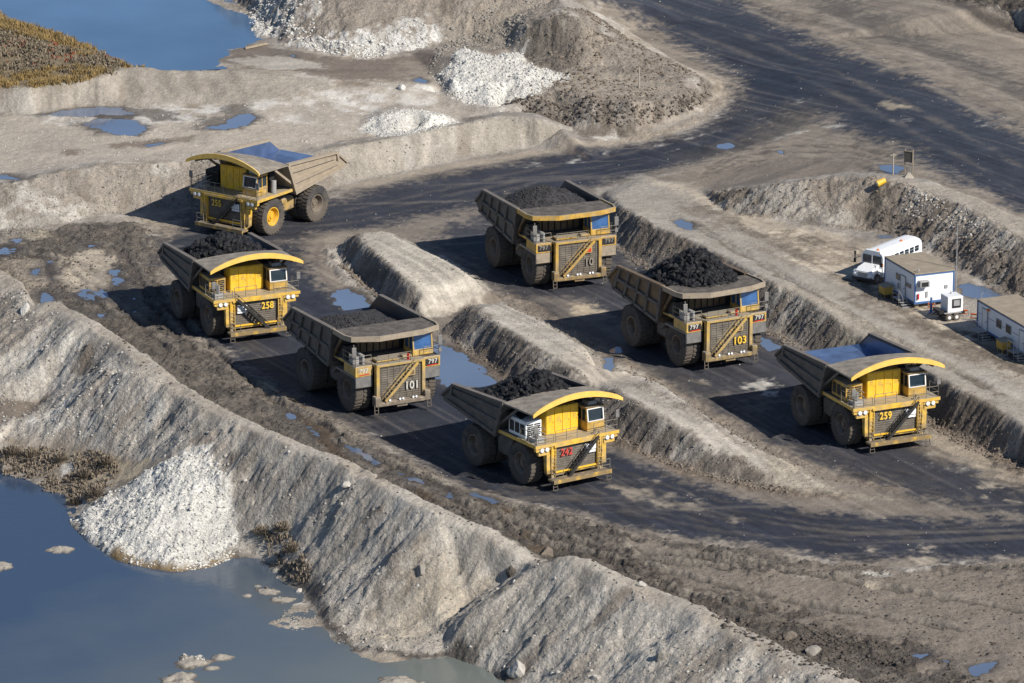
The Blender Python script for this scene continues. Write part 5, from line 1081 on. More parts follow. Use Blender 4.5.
coal_heap(TR['103'], -9.2, 1.2, 4.05, 6.5, 3.1, -3.2, .3, 8, 1100, 'tallest pile of black coal lumps spilling onto the canopy of the truck numbered 103', flat=1.15)
coal_heap(TR['101'], -9.6, -1.7, 3.9, 5.9, .9, -4.8, -1.2, 9, 700, 'smooth dark fine coal in the truck numbered 101 beside the puddle', fine=True, flat=1.6)
coal_heap(TR['102'], -9.4, -1.6, 3.95, 6.5, 1.6, -5.0, -.4, 12, 900, 'rounded heap of fine dark coal in the dusty faded truck', fine=True, flat=1.5)
# ------------------------------------------------------------------ site objects
mat('roof_tan', (.27, .225, .165), .85, var=.18, scale=1.2); mat('box_white', (.74, .76, .78), .45, var=.05, dust=.06, dcol=(.4, .37, .32)); mat('trim_blue', (.06, .13, .30), .5, var=.1)
mat('box_yellow', (.55, .34, .05), .55, var=.2, dust=.3, dcol=DC); mat('galv', (.35, .35, .35), .5, .4, var=.2); mat('wood', (.33, .27, .19), .8, var=.25); mat('concrete', (.36, .32, .26), .9, var=.2); mat('sign_dark', (.10, .085, .075), .6, var=.2)
def spot(u, v, z=None):
    p = HIT(u, v, ZF); return p if z is None else G(u, v, z)
# bus
bx, by, _ = G(872.8, 251.7, 5.35); hd = rad(-127.6)
bus = empty('bus', (bx+.0*math.cos(hd), by, 2.5), hd)
sec = [(-1.2, .55), (-1.2, 2.35), (-1.12, 2.65), (-.85, 2.86), (-.4, 2.95), (.4, 2.95), (.85, 2.86), (1.12, 2.65), (1.2, 2.35), (1.2, .55)]
b_ = MB(); b_.prism(sec, -6.6, .05, 'x'); bd = b_.build('body', 'white_paint', bus)
hb_ = MB(); hb_.prism([(.05, .6), (.05, 1.72), (1.1, 1.55), (1.62, 1.3), (1.7, .6)], -.82, .82)
for s_ in (-1, 1): hb_.prism([(.1, 1.0), (.1, 1.35), (.7, 1.4), (1.5, 1.2), (1.65, .8), (1.45, .62), (1.3, 1.0), (.9, 1.15), (.5, 1.0)], s_*.8, s_*1.12)
hb_.build('hood', 'white_paint', bus)
g_ = MB(); g_.box((1.68, 0, 1.0), (.1, .95, .42)); g_.build('grille', 'grey_paint', bus)
g_ = MB(); g_.box((1.78, 0, .6), (.16, 2.2, .25), bev=.03); g_.build('bumper', 'black', bus)
for s_ in (-1, 1):
    h_ = MB(); h_.tube((1.62, s_*.93, .98), (1.72, s_*.93, .98), .11, 10); h_.build('headlight', 'lens', bus)
g_ = MB(); g_.box((.065, 0, 2.12), (.06, 2.05, .78)); ws = g_.build('windscreen', 'glass', bus); g_ = MB(); g_.box((.10, 0, 2.12), (.05, .06, .8)); g_.build('pillar', 'white_paint', ws)
for s_ in (-1, 1):
    for k in range(7):
        g_ = MB(); g_.box((-.55-k*.86, s_*1.205, 2.12), (.66, .03, .55), bev=.01); w0 = g_.build('window', 'glass', bus)
        g_ = MB(); g_.box((-.55-k*.86, s_*1.225, 2.16), (.66, .03, .035)); g_.build('window_frame', 'grey_paint', w0)
g_ = MB(); g_.box((-6.61, 0, 1.7), (.03, .8, 1.5)); g_.build('rear_door', 'white_paint', bus)
g_ = MB(); g_.box((-3.3, 1.21, 1.15), (6.3, .02, .06)); g_.box((-3.3, -1.21, 1.15), (6.3, .02, .06)); g_.box((-3.3, 1.21, 1.6), (6.3, .02, .05)); g_.build('rub_rail', 'grey_paint', bus)
for x in (.75, -4.6):
    for s_ in (-1, 1):
        g_ = MB(); g_.lathe([(-.14, .2), (-.14, .44), (-.1, .5), (.1, .5), (.14, .44), (.14, .2)], (x, s_*1.0, .5), n=24); t0 = g_.build('wheel', 'tyre', bus, True)
        g_ = MB(); g_.tube((x, s_*1.02, .5), (x, s_*1.1, .5), .21, 14); g_.build('rim', 'grey_paint', t0)
g_ = MB(); g_.box((-.12, 0, 2.92), (.3, 1.7, .12), bev=.03); g_.build('sign_hood', 'white_paint', bus)
for x, y in ((-.35, .35), (-4.4, .3)):
    g_ = MB(); g_.tube((x, y, 2.94), (x, y, 3.1), .14, 10, .1); g_.build('beacon', 'orange', bus)
for s_ in (-1, 1):
    g_ = MB(); g_.tube((.3, s_*1.2, 2.3), (.75, s_*1.5, 2.1), .03, 5); g_.box((.76, s_*1.5, 1.95), (.08, .26, .42), bev=.02); g_.build('mirror', 'black', bus)
g_ = MB(); g_.box((.05, 1.1, 1.72), (.1, .25, .25)); g_.build('marker_lamp', 'orange', bus)
tag(bus, 'short white bus with amber roof lamps parked behind the smaller site office', 'bus')

def office(name, corner, ang, L, Wd, H, lift=.45):
    """corner = world point of the roof corner nearest the camera's left; long axis along ang; width to the left of it"""
    r_ = empty(name, (corner[0], corner[1], 2.5), ang)      # local x along the long side, +y to the back right
    b_ = MB(); b_.box((L/2, Wd/2, lift+H/2), (L, Wd, H)); wl = b_.build('wall', 'box_white', r_)
    t_ = MB(); t_.box((L/2, Wd/2, lift+H+.06), (L+.16, Wd+.16, .12), bev=.02)
    ro = t_.build('roof', 'roof_tan', r_)
    e_ = MB()
    for x in (0, L): e_.box((x, 0, lift+H/2), (.12, .12, H-.02)); e_.box((x, Wd, lift+H/2), (.12, .12, H-.02))
    e_.box((L/2, -.012, lift+.1), (L, .05, .2)); e_.box((L+.012, Wd/2, lift+.1), (.05, Wd, .2)); e_.box((L+.014, Wd/2, lift+H-.08), (.05, Wd, .12)); e_.box((L/2, -.014, lift+H-.06), (L, .05, .1))
    e_.build('trim', 'trim_blue', r_)
    sk = MB()
    for k in range(4):
        for y in (.4, Wd-.4): sk.box((.5+k*(L-1)/3, y, lift/2), (.35, .35, lift))
    sk.build('support', 'wood', r_)
    return r_
def add_door(o, x, y=-.02, lift=.45):
    d_ = MB(); d_.box((x, y-.02, lift+1.05), (.92, .06, 2.05), bev=.01); dr = d_.build('door', 'white_paint', o)
    f_ = MB()
    for dx in (-.5, .5): f_.box((x+dx, y-.035, lift+1.05), (.06, .07, 2.15))
    f_.box((x, y-.035, lift+2.12), (1.06, .07, .06)); f_.build('door_frame', 'grey_paint', dr)
    h_ = MB(); h_.box((x+.34, y-.09, lift+1.0), (.12, .05, .05)); h_.build('handle', 'black', dr)
def add_window(o, x, w_=.9, z=1.7, h=.6, lift=.45):
    f_ = MB(); f_.box((x, -.03, lift+z), (w_+.12, .05, h+.12)); fr_ = f_.build('window', 'grey_paint', o); g_ = MB(); g_.box((x, -.06, lift+z), (w_, .03, h)); g_.build('pane', 'glass', fr_)
cA = G(885.3, 258, 5.75); cB = G(915.3, 275.5, 5.75); angA = math.atan2(cB[1]-cA[1], cB[0]-cA[0]); LA = math.hypot(cB[0]-cA[0], cB[1]-cA[1])
o1 = office('site_office', cA, angA, LA, 4.0, 2.85)
add_door(o1, LA*.62); add_window(o1, LA*.44, .7, 1.75, .5); add_window(o1, LA*.80, .9, 1.5, .3)
g_ = MB(); g_.box((LA*.46, -.03, 1.35), (.35, .04, .55)); g_.build('notice', 'grey_paint', o1)
g_ = MB(); g_.box((LA+.3, .75, 2.45), (.55, .95, .6), bev=.04); ac_ = g_.build('air_conditioner', 'grey_paint', o1)
g_ = MB(); g_.box((LA+.585, .75, 2.45), (.03, .7, .4)); g_.build('fan_grille', 'black', ac_)
g_ = MB(); g_.tube((LA+.12, .3, .95), (LA+.12, .3, 1.45), .09, 10); g_.build('fire_extinguisher', 'red', o1)
g_ = MB(); g_.tube((LA-.3, .45, 3.42), (LA-.3, .45, 3.65), .03, 6); g_.tube((LA-.3, .45, 3.6), (LA-.3, .45, 3.75), .12, 10); g_.build('roof_vent', 'grey_paint', o1)
g_ = MB(); g_.box((LA+.05, 3.2, 1.85), (.05, .3, .3)); g_.box((LA+.05, 1.2, 1.3), (.05, .2, .55)); g_.build('wall_box', 'grey_paint', o1)
tag(o1, 'smaller white site office with tan roof and air conditioner on its sunlit end wall', 'site office', 'white portable site offices')
cC = G(978.1, 300.7, 5.45)
o2 = office('site_office', cC, angA, 12.5, 4.0, 2.55)
add_door(o2, 1.55); add_door(o2, 8.9); 
for x in (4.3, 6.2): add_window(o2, x, .9, 1.5, .7)
g_ = MB(); g_.box((6.2, -.02, 1.9), (12.4, .03, .04)); g_.build('seam', 'grey_paint', o2)
g_ = MB(); g_.box((2.3, -.12, 2.7), (.3, .2, .16)); g_.build('lamp', 'orange', o2)
g_ = MB(); g_.tube((.3, .2, 3.1), (.3, .2, 3.9), .03, 6); g_.tube((.0, .2, 3.85), (.6, .2, 3.85), .03, 6); g_.build('roof_vent', 'grey_paint', o2)
tag(o2, 'longer white site office in shade running off the right edge of the photo', 'site office', 'white portable site offices')
def wpt(o, x, y, z=0): v = o.matrix_basis @ Vector((x, y, z)); return v
def steps_(o, x, label, flip=1):
    p_ = wpt(o, x, -.9); r_ = empty('entry_steps', (p_.x, p_.y, 2.5), angA); s = MB()
    s.box((0, .35, .62), (1.3, 1.0, .06)); 
    for k in range(3): s.box((flip*(.85+k*.28), .35, .45-k*.17), (.27, .95, .05))
    for dx in (-.6, .6):
        for dy in (-.1, .8): s.tube((dx, dy, 0), (dx, dy, .6), .03, 5)
    s.build('treads', 'galv', r_)
    h_ = MB()
    for dx, z in ((-.62, .62), (.62, .62), (flip*1.5, .1)): h_.tube((dx, -.12, z), (dx, -.12, z+.95), .028, 5)
    h_.tube((-.62, -.12, 1.57), (.62, -.12, 1.57), .028, 5); h_.tube((flip*.62, -.12, 1.57), (flip*1.5, -.12, 1.05), .028, 5); h_.tube((-.62, -.12, 1.1), (.62, -.12, 1.1), .022, 5)
    h_.build('handrail', 'galv', r_); tag(r_, label, 'steps', 'metal steps at the office doors')
steps_(o1, LA*.70, 'grey metal steps at the door of the smaller site office')
steps_(o2, 1.6, 'grey metal steps at the far door of the longer site office')
steps_(o2, 8.6, 'grey metal steps at the near door of the longer site office beside yellow box', 1)
def ybox(o, x, label, y=-.75):
    p_ = wpt(o, x, y); r_ = empty('storage_box', (p_.x, p_.y, 2.5), angA)
    b_ = MB(); b_.box((0, 0, .75), (1.15, .9, .75), bev=.03); 
    for dx in (-.45, .45):
        for dy in (-.35, .35): b_.tube((dx, dy, 0), (dx, dy, .4), .04, 5)
    b_.build('body', 'box_yellow', r_)
    l_ = MB(); l_.prism([(-.5, 1.12), (.5, 1.12), (.42, 1.3), (-.42, 1.36)], -.6, .6, 'x') if 0 else l_.box((0, 0, 1.17), (1.25, 1.0, .1), rx=.12); l_.build('lid', 'wood', r_); tag(r_, label, 'box', 'yellow boxes beside the offices')
ybox(o1, LA*.28, 'yellow box with brown lid beside the smaller site office'); ybox(o2, 6.7, 'yellow box with brown lid beside the longer site office')
# mast
p_ = wpt(o1, LA-.2, 4.35); ms = MB(); ms.tube((0, 0, 0), (0, 0, 7.6), .07, 6, .04); ms.box((0, 0, .05), (.4, .4, .1)); ms.tube((-.02, 0, 3.2), (-.02, 0, 3.6), .09, 8)
mo = ms.build('antenna_mast', 'galv'); mo.location = (p_.x, p_.y, 2.5); tag(mo, 'thin grey antenna mast at the corner of the smaller site office', 'mast')
# generator on its two-axle trailer
gx_, gy_, _ = G(950, 318, 2.5); gr_ = empty('generator_trailer', (gx_, gy_, 2.5), angA+rad(90))     # x towards upper right
b_ = MB(); b_.box((0, 0, .62), (2.3, 1.5, .2)); b_.bar((-1.1, -.4, .6), (-2.3, 0, .55), .1); b_.bar((-1.1, .4, .6), (-2.3, 0, .55), .1); b_.box((-1.2, 0, .85), (.5, 1.4, .3)); b_.build('trailer_frame', 'black', gr_)
b_ = MB(); b_.box((.15, 0, 1.5), (1.55, 1.5, 1.5), bev=.05); hs_ = b_.build('housing', 'white_paint', gr_)
b_ = MB(); b_.box((.25, -.77, 1.6), (.9, .04, .85)); pn = b_.build('control_panel', 'black', hs_); b_ = MB(); b_.box((.25, -.80, 1.65), (.6, .03, .55)); b_.build('panel_window', 'grey_paint', hs_)
b_ = MB(); b_.tube((.2, .3, 2.2), (.2, .3, 2.45), .07, 8); b_.build('exhaust', 'grey_paint', hs_)
for x in (-.35, .4):
    for s_ in (-1, 1):
        g_ = MB(); g_.lathe([(-.1, .14), (-.1, .3), (-.07, .36), (.07, .36), (.1, .3), (.1, .14)], (x-.2, s_*.9, .36), n=18); t0 = g_.build('wheel', 'tyre', gr_, True)
        g_ = MB(); g_.tube((x-.2, s_*.9, .36), (x-.2, s_*1.01, .36), .16, 12); g_.build('rim', 'white_paint', t0)
g_ = MB(); g_.box((-.2, -.9, .78), (1.7, .28, .05)); g_.box((-.2, .9, .78), (1.7, .28, .05)); g_.build('mudguard', 'grey_paint', gr_)
tag(gr_, 'small white generator on a black two-axle trailer between the two offices', 'generator')
def post(name, u, v, h, r, m, label, cat, extra=None, z=None):
    x, y, z0 = spot(u, v, z); b_ = MB(); b_.tube((0, 0, -.3), (0, 0, h), r, 8, r*.8)
    if extra: extra(b_)
    o = b_.build(name, m); o.location = (x, y, z0); tag(o, label, cat); return o
post('steel_post', 931, 313, 1.5, .13, 'trim_blue', 'short blue steel post beside the generator trailer', 'post', lambda b: b.box((0, 0, .05), (.5, .5, .12)))
post('marker_post', 855, 262, 1.0, .07, 'black', 'short dark marker post left of the bus', 'post', lambda b: b.box((0, 0, .95), (.2, .08, .35)))
post('utility_post', 893, 174.5, 2.2, .08, 'concrete', 'pale post with a short crossbar beside the dark sign', 'post', lambda b: b.box((0, 0, 2.02), (.62, .08, .09), rz=.1))
post('survey_pole', 639, 88, 2.1, .085, 'concrete', 'lone thin pale pole on the spoil mound', 'pole', lambda b: b.tube((0, 0, 2.0), (0, 0, 2.25), .09, 6))
# sign on two legs
x, y, z0 = spot(908.5, 174.5); sg = empty('road_sign', (x, y, z0), rad(-28))
b_ = MB(); b_.bar((-.42, 0, -.3), (-.42, 0, 2.6), .1); b_.bar((.42, 0, -.3), (.42, 0, 2.6), .1); b_.build('leg', 'wood', sg)
b_ = MB(); b_.box((0, -.08, 1.85), (.95, .06, 1.15), bev=.02); bb = b_.build('board', 'sign_dark', sg); b_ = MB(); b_.bar((-.46, -.12, 2.42), (.46, -.12, 2.42), .05); b_.bar((.46, -.12, 1.28), (.46, -.12, 2.42), .05); b_.build('edge', 'wood', bb)
tag(sg, 'dark rectangular sign board on two wooden legs beside the haul road', 'sign')
x, y, z0 = spot(908.8, 177.5); b_ = MB(); hx = .48
b_.add([(-.55, -.4, -.1), (.55, -.4, -.1), (.55, .4, -.1), (-.55, .4, -.1), (-.12, -.12, .5), (.12, -.12, .5), (.12, .12, .5), (-.12, .12, .5)], [(3, 2, 1, 0), (4, 5, 6, 7), (0, 1, 5, 4), (1, 2, 6, 5), (2, 3, 7, 6), (3, 0, 4, 7)])
o = b_.build('concrete_block', 'concrete'); o.location = (x, y, z0); tag(o, 'tapered concrete block at the foot of the dark sign', 'block')
# yellow drum lying on the berm crest
x, y, z0 = spot(881, 186.5); b_ = MB(); a0, a1 = Vector((-.42, 0, .3)), Vector((.42, 0, .62))
b_.tube(a0, a1, .34, 16, .28); rt = empty('plastic_drum', (x, y, z0), rad(20)); b_.build('body', 'yellow_clean', rt); b_ = MB(); b_.tube((-.44, 0, .29), (-.39, 0, .31), .24, 14); b_.build('end_cap', 'white_paint', rt); tag(rt, 'yellow plastic drum lying on the berm crest below the post', 'drum')
# barricades by the puddle
for u, v, h, lab in ((974, 321, .95, 'orange folding barricade standing before the longer office'), (964.5, 316, .8, 'small orange barricade behind the generator trailer'), (931.5, 322 if 0 else 309, .7, 'small orange barricade by the corner of the smaller office')):
    x, y, z0 = spot(u, v, 2.5); rt = empty('barricade', (x, y, 2.5), rad(-20)); b_ = MB()
    for s_ in (-1, 1):
        b_.bar((-.3, s_*.28, 0), (-.3, 0, h), .05); b_.bar((.3, s_*.28, 0), (.3, 0, h), .05)
    b_.build('frame', 'galv', rt); b_ = MB(); b_.box((0, -.1, h*.72), (.66, .04, .16), rx=.25); b_.box((0, -.19, h*.36), (.66, .04, .10), rx=.25); b_.build('panel', 'orange', rt); tag(rt, lab, 'barricade', 'orange barricades on the site')
# timber by the upper lake
a_, c_ = spot(245, 49.5), spot(267, 45); b_ = MB(); mid = ((a_[0]+c_[0])/2, (a_[1]+c_[1])/2, PZ+.1); b_.bar((a_[0]-mid[0], a_[1]-mid[1], .05), (c_[0]-mid[0], c_[1]-mid[1], .15), .3, .2); o = b_.build('timber_beam', 'wood'); o.location = mid; tag(o, 'pale timber beam lying at the edge of the upper lake', 'beam')

# ------------------------------------------------------------------ rocks
def rockmat(name, col, var=.3): mat(name, col, .9, var=var, scale=1.2, bump=.04, bscale=4, spec=.25)
rockmat('rock_grey', (.25, .23, .20)); rockmat('rock_pale', (.40, .375, .335)); rockmat('rock_white', (.50, .485, .445), .25); rockmat('rock_dark', (.085, .072, .06)); rockmat('rock_brown', (.17, .14, .11)); rockmat('coal_crumb', (.03, .03, .035))
def ico(n_):
    b = bmesh.new(); bmesh.ops.create_icosphere(b, subdivisions=n_, radius=1.0); v = np.array([q.co[:] for q in b.verts]); f = np.array([[q.index for q in g.verts] for g in b.faces]); b.free(); return v, f
I0, I1, I3 = ico(1), ico(2), ico(4)
RK = .62
PX0 = PUDM
def scatter(name, px, n_, smin, smax, m, label=None, pw=2.5, sink=.25, sub=0, seed=1, clump=0.):
    r = np.random.RandomState(seed*17+3); P = np.array([HIT(u, v) for u, v in px])[:, :2]; x0, y0 = P.min(0); x1, y1 = P.max(0)
    pts = []
    while len(pts) < n_:
        c = r.uniform((x0, y0), (x1, y1), (n_*2, 2)); ins = np.zeros(len(c), bool)
        for a in range(len(P)):
            ax, ay = P[a]; bx_, by_ = P[(a+1) % len(P)]
            ins ^= ((ay > c[:, 1]) != (by_ > c[:, 1])) & (c[:, 0] < (bx_-ax)*(c[:, 1]-ay)/((by_-ay) or 1e-9)+ax)
        c = c[ins]
        if clump: c = c[fbm(c[:, 0]*.35, c[:, 1]*.35, 3, 200+seed) > r.uniform(-clump, clump, len(c))]
        pts += list(c)
        if len(c) == 0: break
    pts = np.array(pts[:n_]); vs, fs = ico(1) if sub == 0 else ico(2)
    ii = np.clip(np.searchsorted(XS, pts[:, 0])-1, 0, NX-2); jj = np.clip(np.searchsorted(YS, pts[:, 1])-1, 0, NY-2); z = ZF[jj, ii]-PUDM[jj, ii]*3
    smax *= RK; s = smin*.8+(smax-smin*.8)*r.rand(len(pts))**(pw+.6)
    ang = r.rand(len(pts))*6.28; ca, sa = np.cos(ang), np.sin(ang)
    sc3 = np.stack([s*r.uniform(.7, 1.2, len(pts)), s*r.uniform(.6, 1.0, len(pts)), s*r.uniform(.45, .8, len(pts))], -1)
    V = vs[None]*r.uniform(.5, 1.2, (len(pts), len(vs), 1))*sc3[:, None]
    X = V[..., 0]*ca[:, None]-V[..., 1]*sa[:, None]+pts[:, 0:1]; Y = V[..., 0]*sa[:, None]+V[..., 1]*ca[:, None]+pts[:, 1:2]; Z = V[..., 2]+(z+s*.04)[:, None]
    co = np.stack([X, Y, Z], -1).reshape(-1, 3); F_ = (fs[None]+(np.arange(len(pts))*len(vs))[:, None, None]).reshape(-1, 3)
    me_ = bpy.data.meshes.new(name); me_.vertices.add(len(co)); me_.vertices.foreach_set('co', co.astype(np.float32).ravel()); me_.loops.add(F_.size); me_.loops.foreach_set('vertex_index', F_.ravel().astype(np.int32))
    me_.polygons.add(len(F_)); me_.polygons.foreach_set('loop_start', np.arange(0, F_.size, 3, dtype=np.int32)); me_.polygons.foreach_set('loop_total', np.full(len(F_), 3, np.int32)); me_.update(calc_edges=True); me_.materials.append(M[m])
    o = bpy.data.objects.new(name, me_); C.objects.link(o); tag(o, label, 'rubble', kind='stuff'); return o
scatter('rubble', pile, 8000, .04, .36, 'rock_white', 'white rubble covering the conical pile at the lower pond', sub=0, seed=1)
scatter('rubble', P1, 4200, .05, .42, 'rock_white', 'white rubble on the larger bright heap beyond the curved road', seed=2)
scatter('rubble', P2, 2200, .06, .3, 'rock_white', 'white rubble on the low heap just behind the long berm', seed=3)
scatter('rubble', [(250,5),(330,-5),(310,38),(350,40),(400,28),(408,18),(436,28),(443,42),(408,50),(371,58),(347,57),(310,49),(262,36),(248,30)], 3400, .08, .5, 'rock_white', 'white rubble strewn on the hill foot beside the upper lake', seed=4, clump=.5)
scatter('rubble', bank, 13000, .05, .36, 'rock_grey', 'grey stones on the face of the long spoil bank', seed=5, pw=4, clump=.6)
scatter('rubble', bank, 2200, .05, .5, 'rock_pale', 'pale stones on the face of the long spoil bank', seed=6, pw=5, clump=.5)
scatter('rubble', [(70,440),(45,444),(30,425),(60,405),(118,382),(140,388),(160,400),(150,440),(95,445)], 900, .06, .3, 'rock_white', 'white stones on the spur of the spoil bank', seed=7, clump=.4)
scatter('rubble', should, 6000, .05, .36, 'rock_dark', 'dark mud clods on the shoulder between bank and lane', seed=8, pw=3, clump=.4)
scatter('rubble', should, 1800, .04, .22, 'rock_brown', 'brown clods on the shoulder between bank and lane', seed=9, pw=3, clump=.4)
scatter('rubble', [(690,600),(760,618),(840,630),(900,650),(980,665),(1000,690),(900,700),(838,680),(784,658),(717,624)], 1800, .08, .5, 'rock_dark', 'dark clods at the foot of the muddy flat', seed=10, clump=.4)
scatter('rubble', fE, 2200, .05, .4, 'rock_brown', 'brown clods on the berm behind the site', seed=11, pw=3, clump=.5)
scatter('rubble', [(870,200),(905,190),(930,215),(985,235),(1024,262),(1024,298),(985,280),(945,256),(896,235),(870,226)], 1300, .07, .5, 'rock_dark', 'dark broken clods at the foot of the berm behind the site', seed=12, clump=.4)
scatter('rubble', [(905,188),(940,198),(985,220),(1010,240),(985,245),(940,225),(900,212)], 700, .06, .45, 'rock_pale', 'pale stones high on the berm behind the site', seed=13, clump=.4)
scatter('rubble', [(517,40),(546,18),(566,8),(602,20),(654,52),(714,86),(705,102),(650,125),(602,133),(575,126),(500,106),(520,92),(566,74),(520,57)], 3200, .08, .55, 'rock_brown', 'brown clods over the spoil mound by the haul road', seed=14, pw=3, clump=.4)
scatter('rubble', [(500,106),(530,96),(575,98),(631,106),(669,104),(695,94),(707,101),(684,114),(625,131),(575,125)], 1400, .1, .55, 'rock_dark', 'dark clods on the cut edge above the curved road', seed=15)
scatter('rubble', [(440,40),(480,0),(550,0),(530,28),(517,42),(505,50),(450,52),(430,78),(430,60)], 1500, .08, .5, 'rock_grey', 'grey stones between the hill and the white heap', seed=16, clump=.4)
scatter('rubble', leftB, 1500, .05, .3, 'rock_brown', 'clods on the shaded flank of the longer dividing berm', seed=17, pw=3)
scatter('rubble', leftA, 700, .05, .3, 'rock_brown', 'clods on the shaded flank of the short dividing berm', seed=18, pw=3)
for k, (pth, lab) in enumerate((([(450,342),(470,352),(500,372),(550,408),(612,440),(663,463),(720,482),(790,496),(790,489),(712,474),(663,458),(612,434),(550,405),(500,366),(458,336)], 'clods along the foot of the longer dividing berm'),
       ([(345,262),(374,290),(402,310),(400,318),(370,298),(338,268)], 'clods along the foot of the short dividing berm'),
       ([(606,233),(651,262),(680,281),(761,322),(820,357),(820,364),(755,330),(680,292),(650,274),(606,244)], 'clods along the foot of the raised road on the truck lane side'),
       ([(905,393),(926,409),(970,438),(1024,462),(1024,472),(965,449),(920,420),(900,402)], 'clods along the foot of the raised road at the right edge'),
       ([(440,268),(505,296),(545,315),(590,342),(640,372),(690,400),(740,432),(800,462),(850,485),(800,470),(735,438),(640,380),(585,348),(500,300)], 'clods along the sunny side of the dividing berms'))):
    scatter('rubble', pth, 900, .07, .42, 'rock_brown', lab, seed=20+k, pw=2.5)
scatter('rubble', fB, 3500, .05, .35, 'rock_grey', 'grey stones on the bench face behind the empty tan truck', seed=30, pw=4, clump=.4)
scatter('rubble', fF, 700, .05, .3, 'rock_grey', 'grey stones on the smooth berm along the curved road', seed=31, pw=4)
scatter('rubble', pit, 1500, .04, .3, 'rock_pale', 'pale stones over the pit floor', seed=32, pw=4, clump=.3)
scatter('rubble', [(275,600),(290,611),(314,609),(334,642),(322,625),(290,632),(272,625),(284,612)], 260, .06, .3, 'rock_grey', 'stones on the spit in the lower pond', seed=33)
scatter('rubble', [(167,664),(180,657),(214,650),(232,655),(215,662),(203,668),(205,683),(170,683)], 420, .08, .45, 'rock_pale', 'pale stones on the islet at the bottom edge', seed=34)
scatter('rubble', [(44,546),(58,544),(74,551),(62,554),(48,551)], 90, .08, .35, 'rock_white', 'pale stones on the small islet in the lower pond', seed=35)
scatter('rubble', [(-10,561),(8,559),(15,567),(4,572),(-10,570)], 80, .08, .35, 'rock_pale', 'pale stones on the islet at the left edge', seed=36)
scatter('rubble', [(235,594),(262,588),(284,594),(276,600),(250,599)], 70, .05, .3, 'rock_brown', 'brown stones breaking the pond surface near the bank', seed=37)
scatter('rubble', [(0,228),(60,222),(150,215),(170,250),(170,300),(110,310),(40,280),(0,262)], 1800, .04, .25, 'rock_brown', 'brown clods on the wet ground at the left edge', seed=38, pw=3, clump=.4)
scatter('rubble', topD, 2200, .03, .18, 'rock_grey', 'small stones on the top of the raised road edge', seed=39, pw=3)
scatter('rubble', leftB, 2500, .05, .3, 'rock_grey', 'small grey stones on the shaded flank of the longer dividing berm', seed=50, pw=4)
scatter('rubble', topB, 2500, .04, .22, 'rock_grey', 'small stones along the flat top of the longer dividing berm', seed=51, pw=4, clump=.5)
scatter('rubble', topA, 1000, .04, .22, 'rock_grey', 'small stones along the flat top of the short dividing berm', seed=52, pw=4, clump=.5)
scatter('rubble', [(620,545),(751,552),(884,570),(1024,566),(1024,683),(900,660),(780,630),(700,600)], 1500, .04, .2, 'rock_brown', 'small brown clods over the muddy flat at lower right', seed=53, pw=4, clump=.4)
scatter('rubble', [(606,210),(663,236),(751,276),(823,314),(880,356),(960,400),(1024,440),(1024,462),(940,420),(850,362),(761,320),(680,280),(606,230)], 3500, .05, .35, 'rock_brown', 'clods on the shaded flank below the raised tan road', seed=54, pw=4)
scatter('rubble', r1, 1500, .03, .16, 'rock_pale', 'small pale stones dropped on the dark lanes', seed=40, pw=4)
scatter('rubble', hr, 900, .03, .2, 'rock_pale', 'small pale stones on the haul road', seed=41, pw=4)
def boulder(u, v, w_, h_, m, label, seed, squash=(1, .75)):
    h_ *= .85
    r = random.Random(seed); x, y, z0 = spot(u, v); V, Fc = I3
    s = w_/2; pts = []; o3 = Vector((r.random()*50,)*3)
    cuts = [(Vector((r.uniform(-1, 1), r.uniform(-1, 1), r.uniform(-.6, 1))).normalized(), r.uniform(.55, .9)) for _ in range(9)]
    for c in V:
        p = Vector(c)
        for n_, d_ in cuts:
            t = p.dot(n_)-d_
            if t > 0: p = p-n_*t*.92
        p *= 1+.10*mnoise.fractal(p*2.2+o3, 1, 2, 4)
        pts.append((p.x*s*squash[0], p.y*s*squash[1], p.z*h_*.62))
    o = link_mesh('boulder', pts, [tuple(int(i) for i in f) for f in Fc], M[m]); o.location = (x, y, z0+h_*.02); o.rotation_euler = (r.uniform(-.1, .1), r.uniform(-.1, .1), r.uniform(0, 6)); tag(o, label, 'boulder', 'boulders lying on the spoil')
boulder(24.5, 311, 1.3, 1.7, 'rock_white', 'upright white boulder on the brown crest at the left edge', 1, (.8, .7))
boulder(402, 89, 1.1, 1.0, 'rock_white', 'single white boulder between the two white heaps on the pit floor', 2)
boulder(422, 570, 1.3, 1.0, 'rock_grey', 'grey boulder half way up the face of the spoil bank', 3)
boulder(511, 573, 1.1, 1.1, 'rock_dark', 'dark boulder at the saddle between two spoil mounds', 4)
boulder(517, 670, 1.9, 1.6, 'rock_pale', 'large pale boulder low on the spoil bank above the pond', 5)
boulder(595, 679, 1.0, .9, 'rock_pale', 'pale boulder at the bottom edge of the photo', 6)
boulder(662, 657, 1.0, 1.2, 'rock_grey', 'upright grey boulder low on the right spoil mound', 7)
boulder(546, 555, 1.3, 1.4, 'rock_brown', 'round brown boulder on the road side of the saddle', 8, (1, 1))
boulder(641, 585, .9, .8, 'rock_pale', 'small pale boulder on the road side of the right mound crest', 9)
boulder(790, 638, 1.7, 1.0, 'rock_brown', 'wide brown boulder in the dark clods near the bottom', 10)
boulder(812, 653, 1.9, 1.0, 'rock_grey', 'large grey boulder in the dark clods near the bottom', 11)
boulder(300, 591, .9, .6, 'rock_pale', 'pale boulder at the waterline below the spoil bank', 14)
boulder(347, 484, 1.5, .6, 'rock_pale', 'pale flat boulder just under the bank crest', 18)

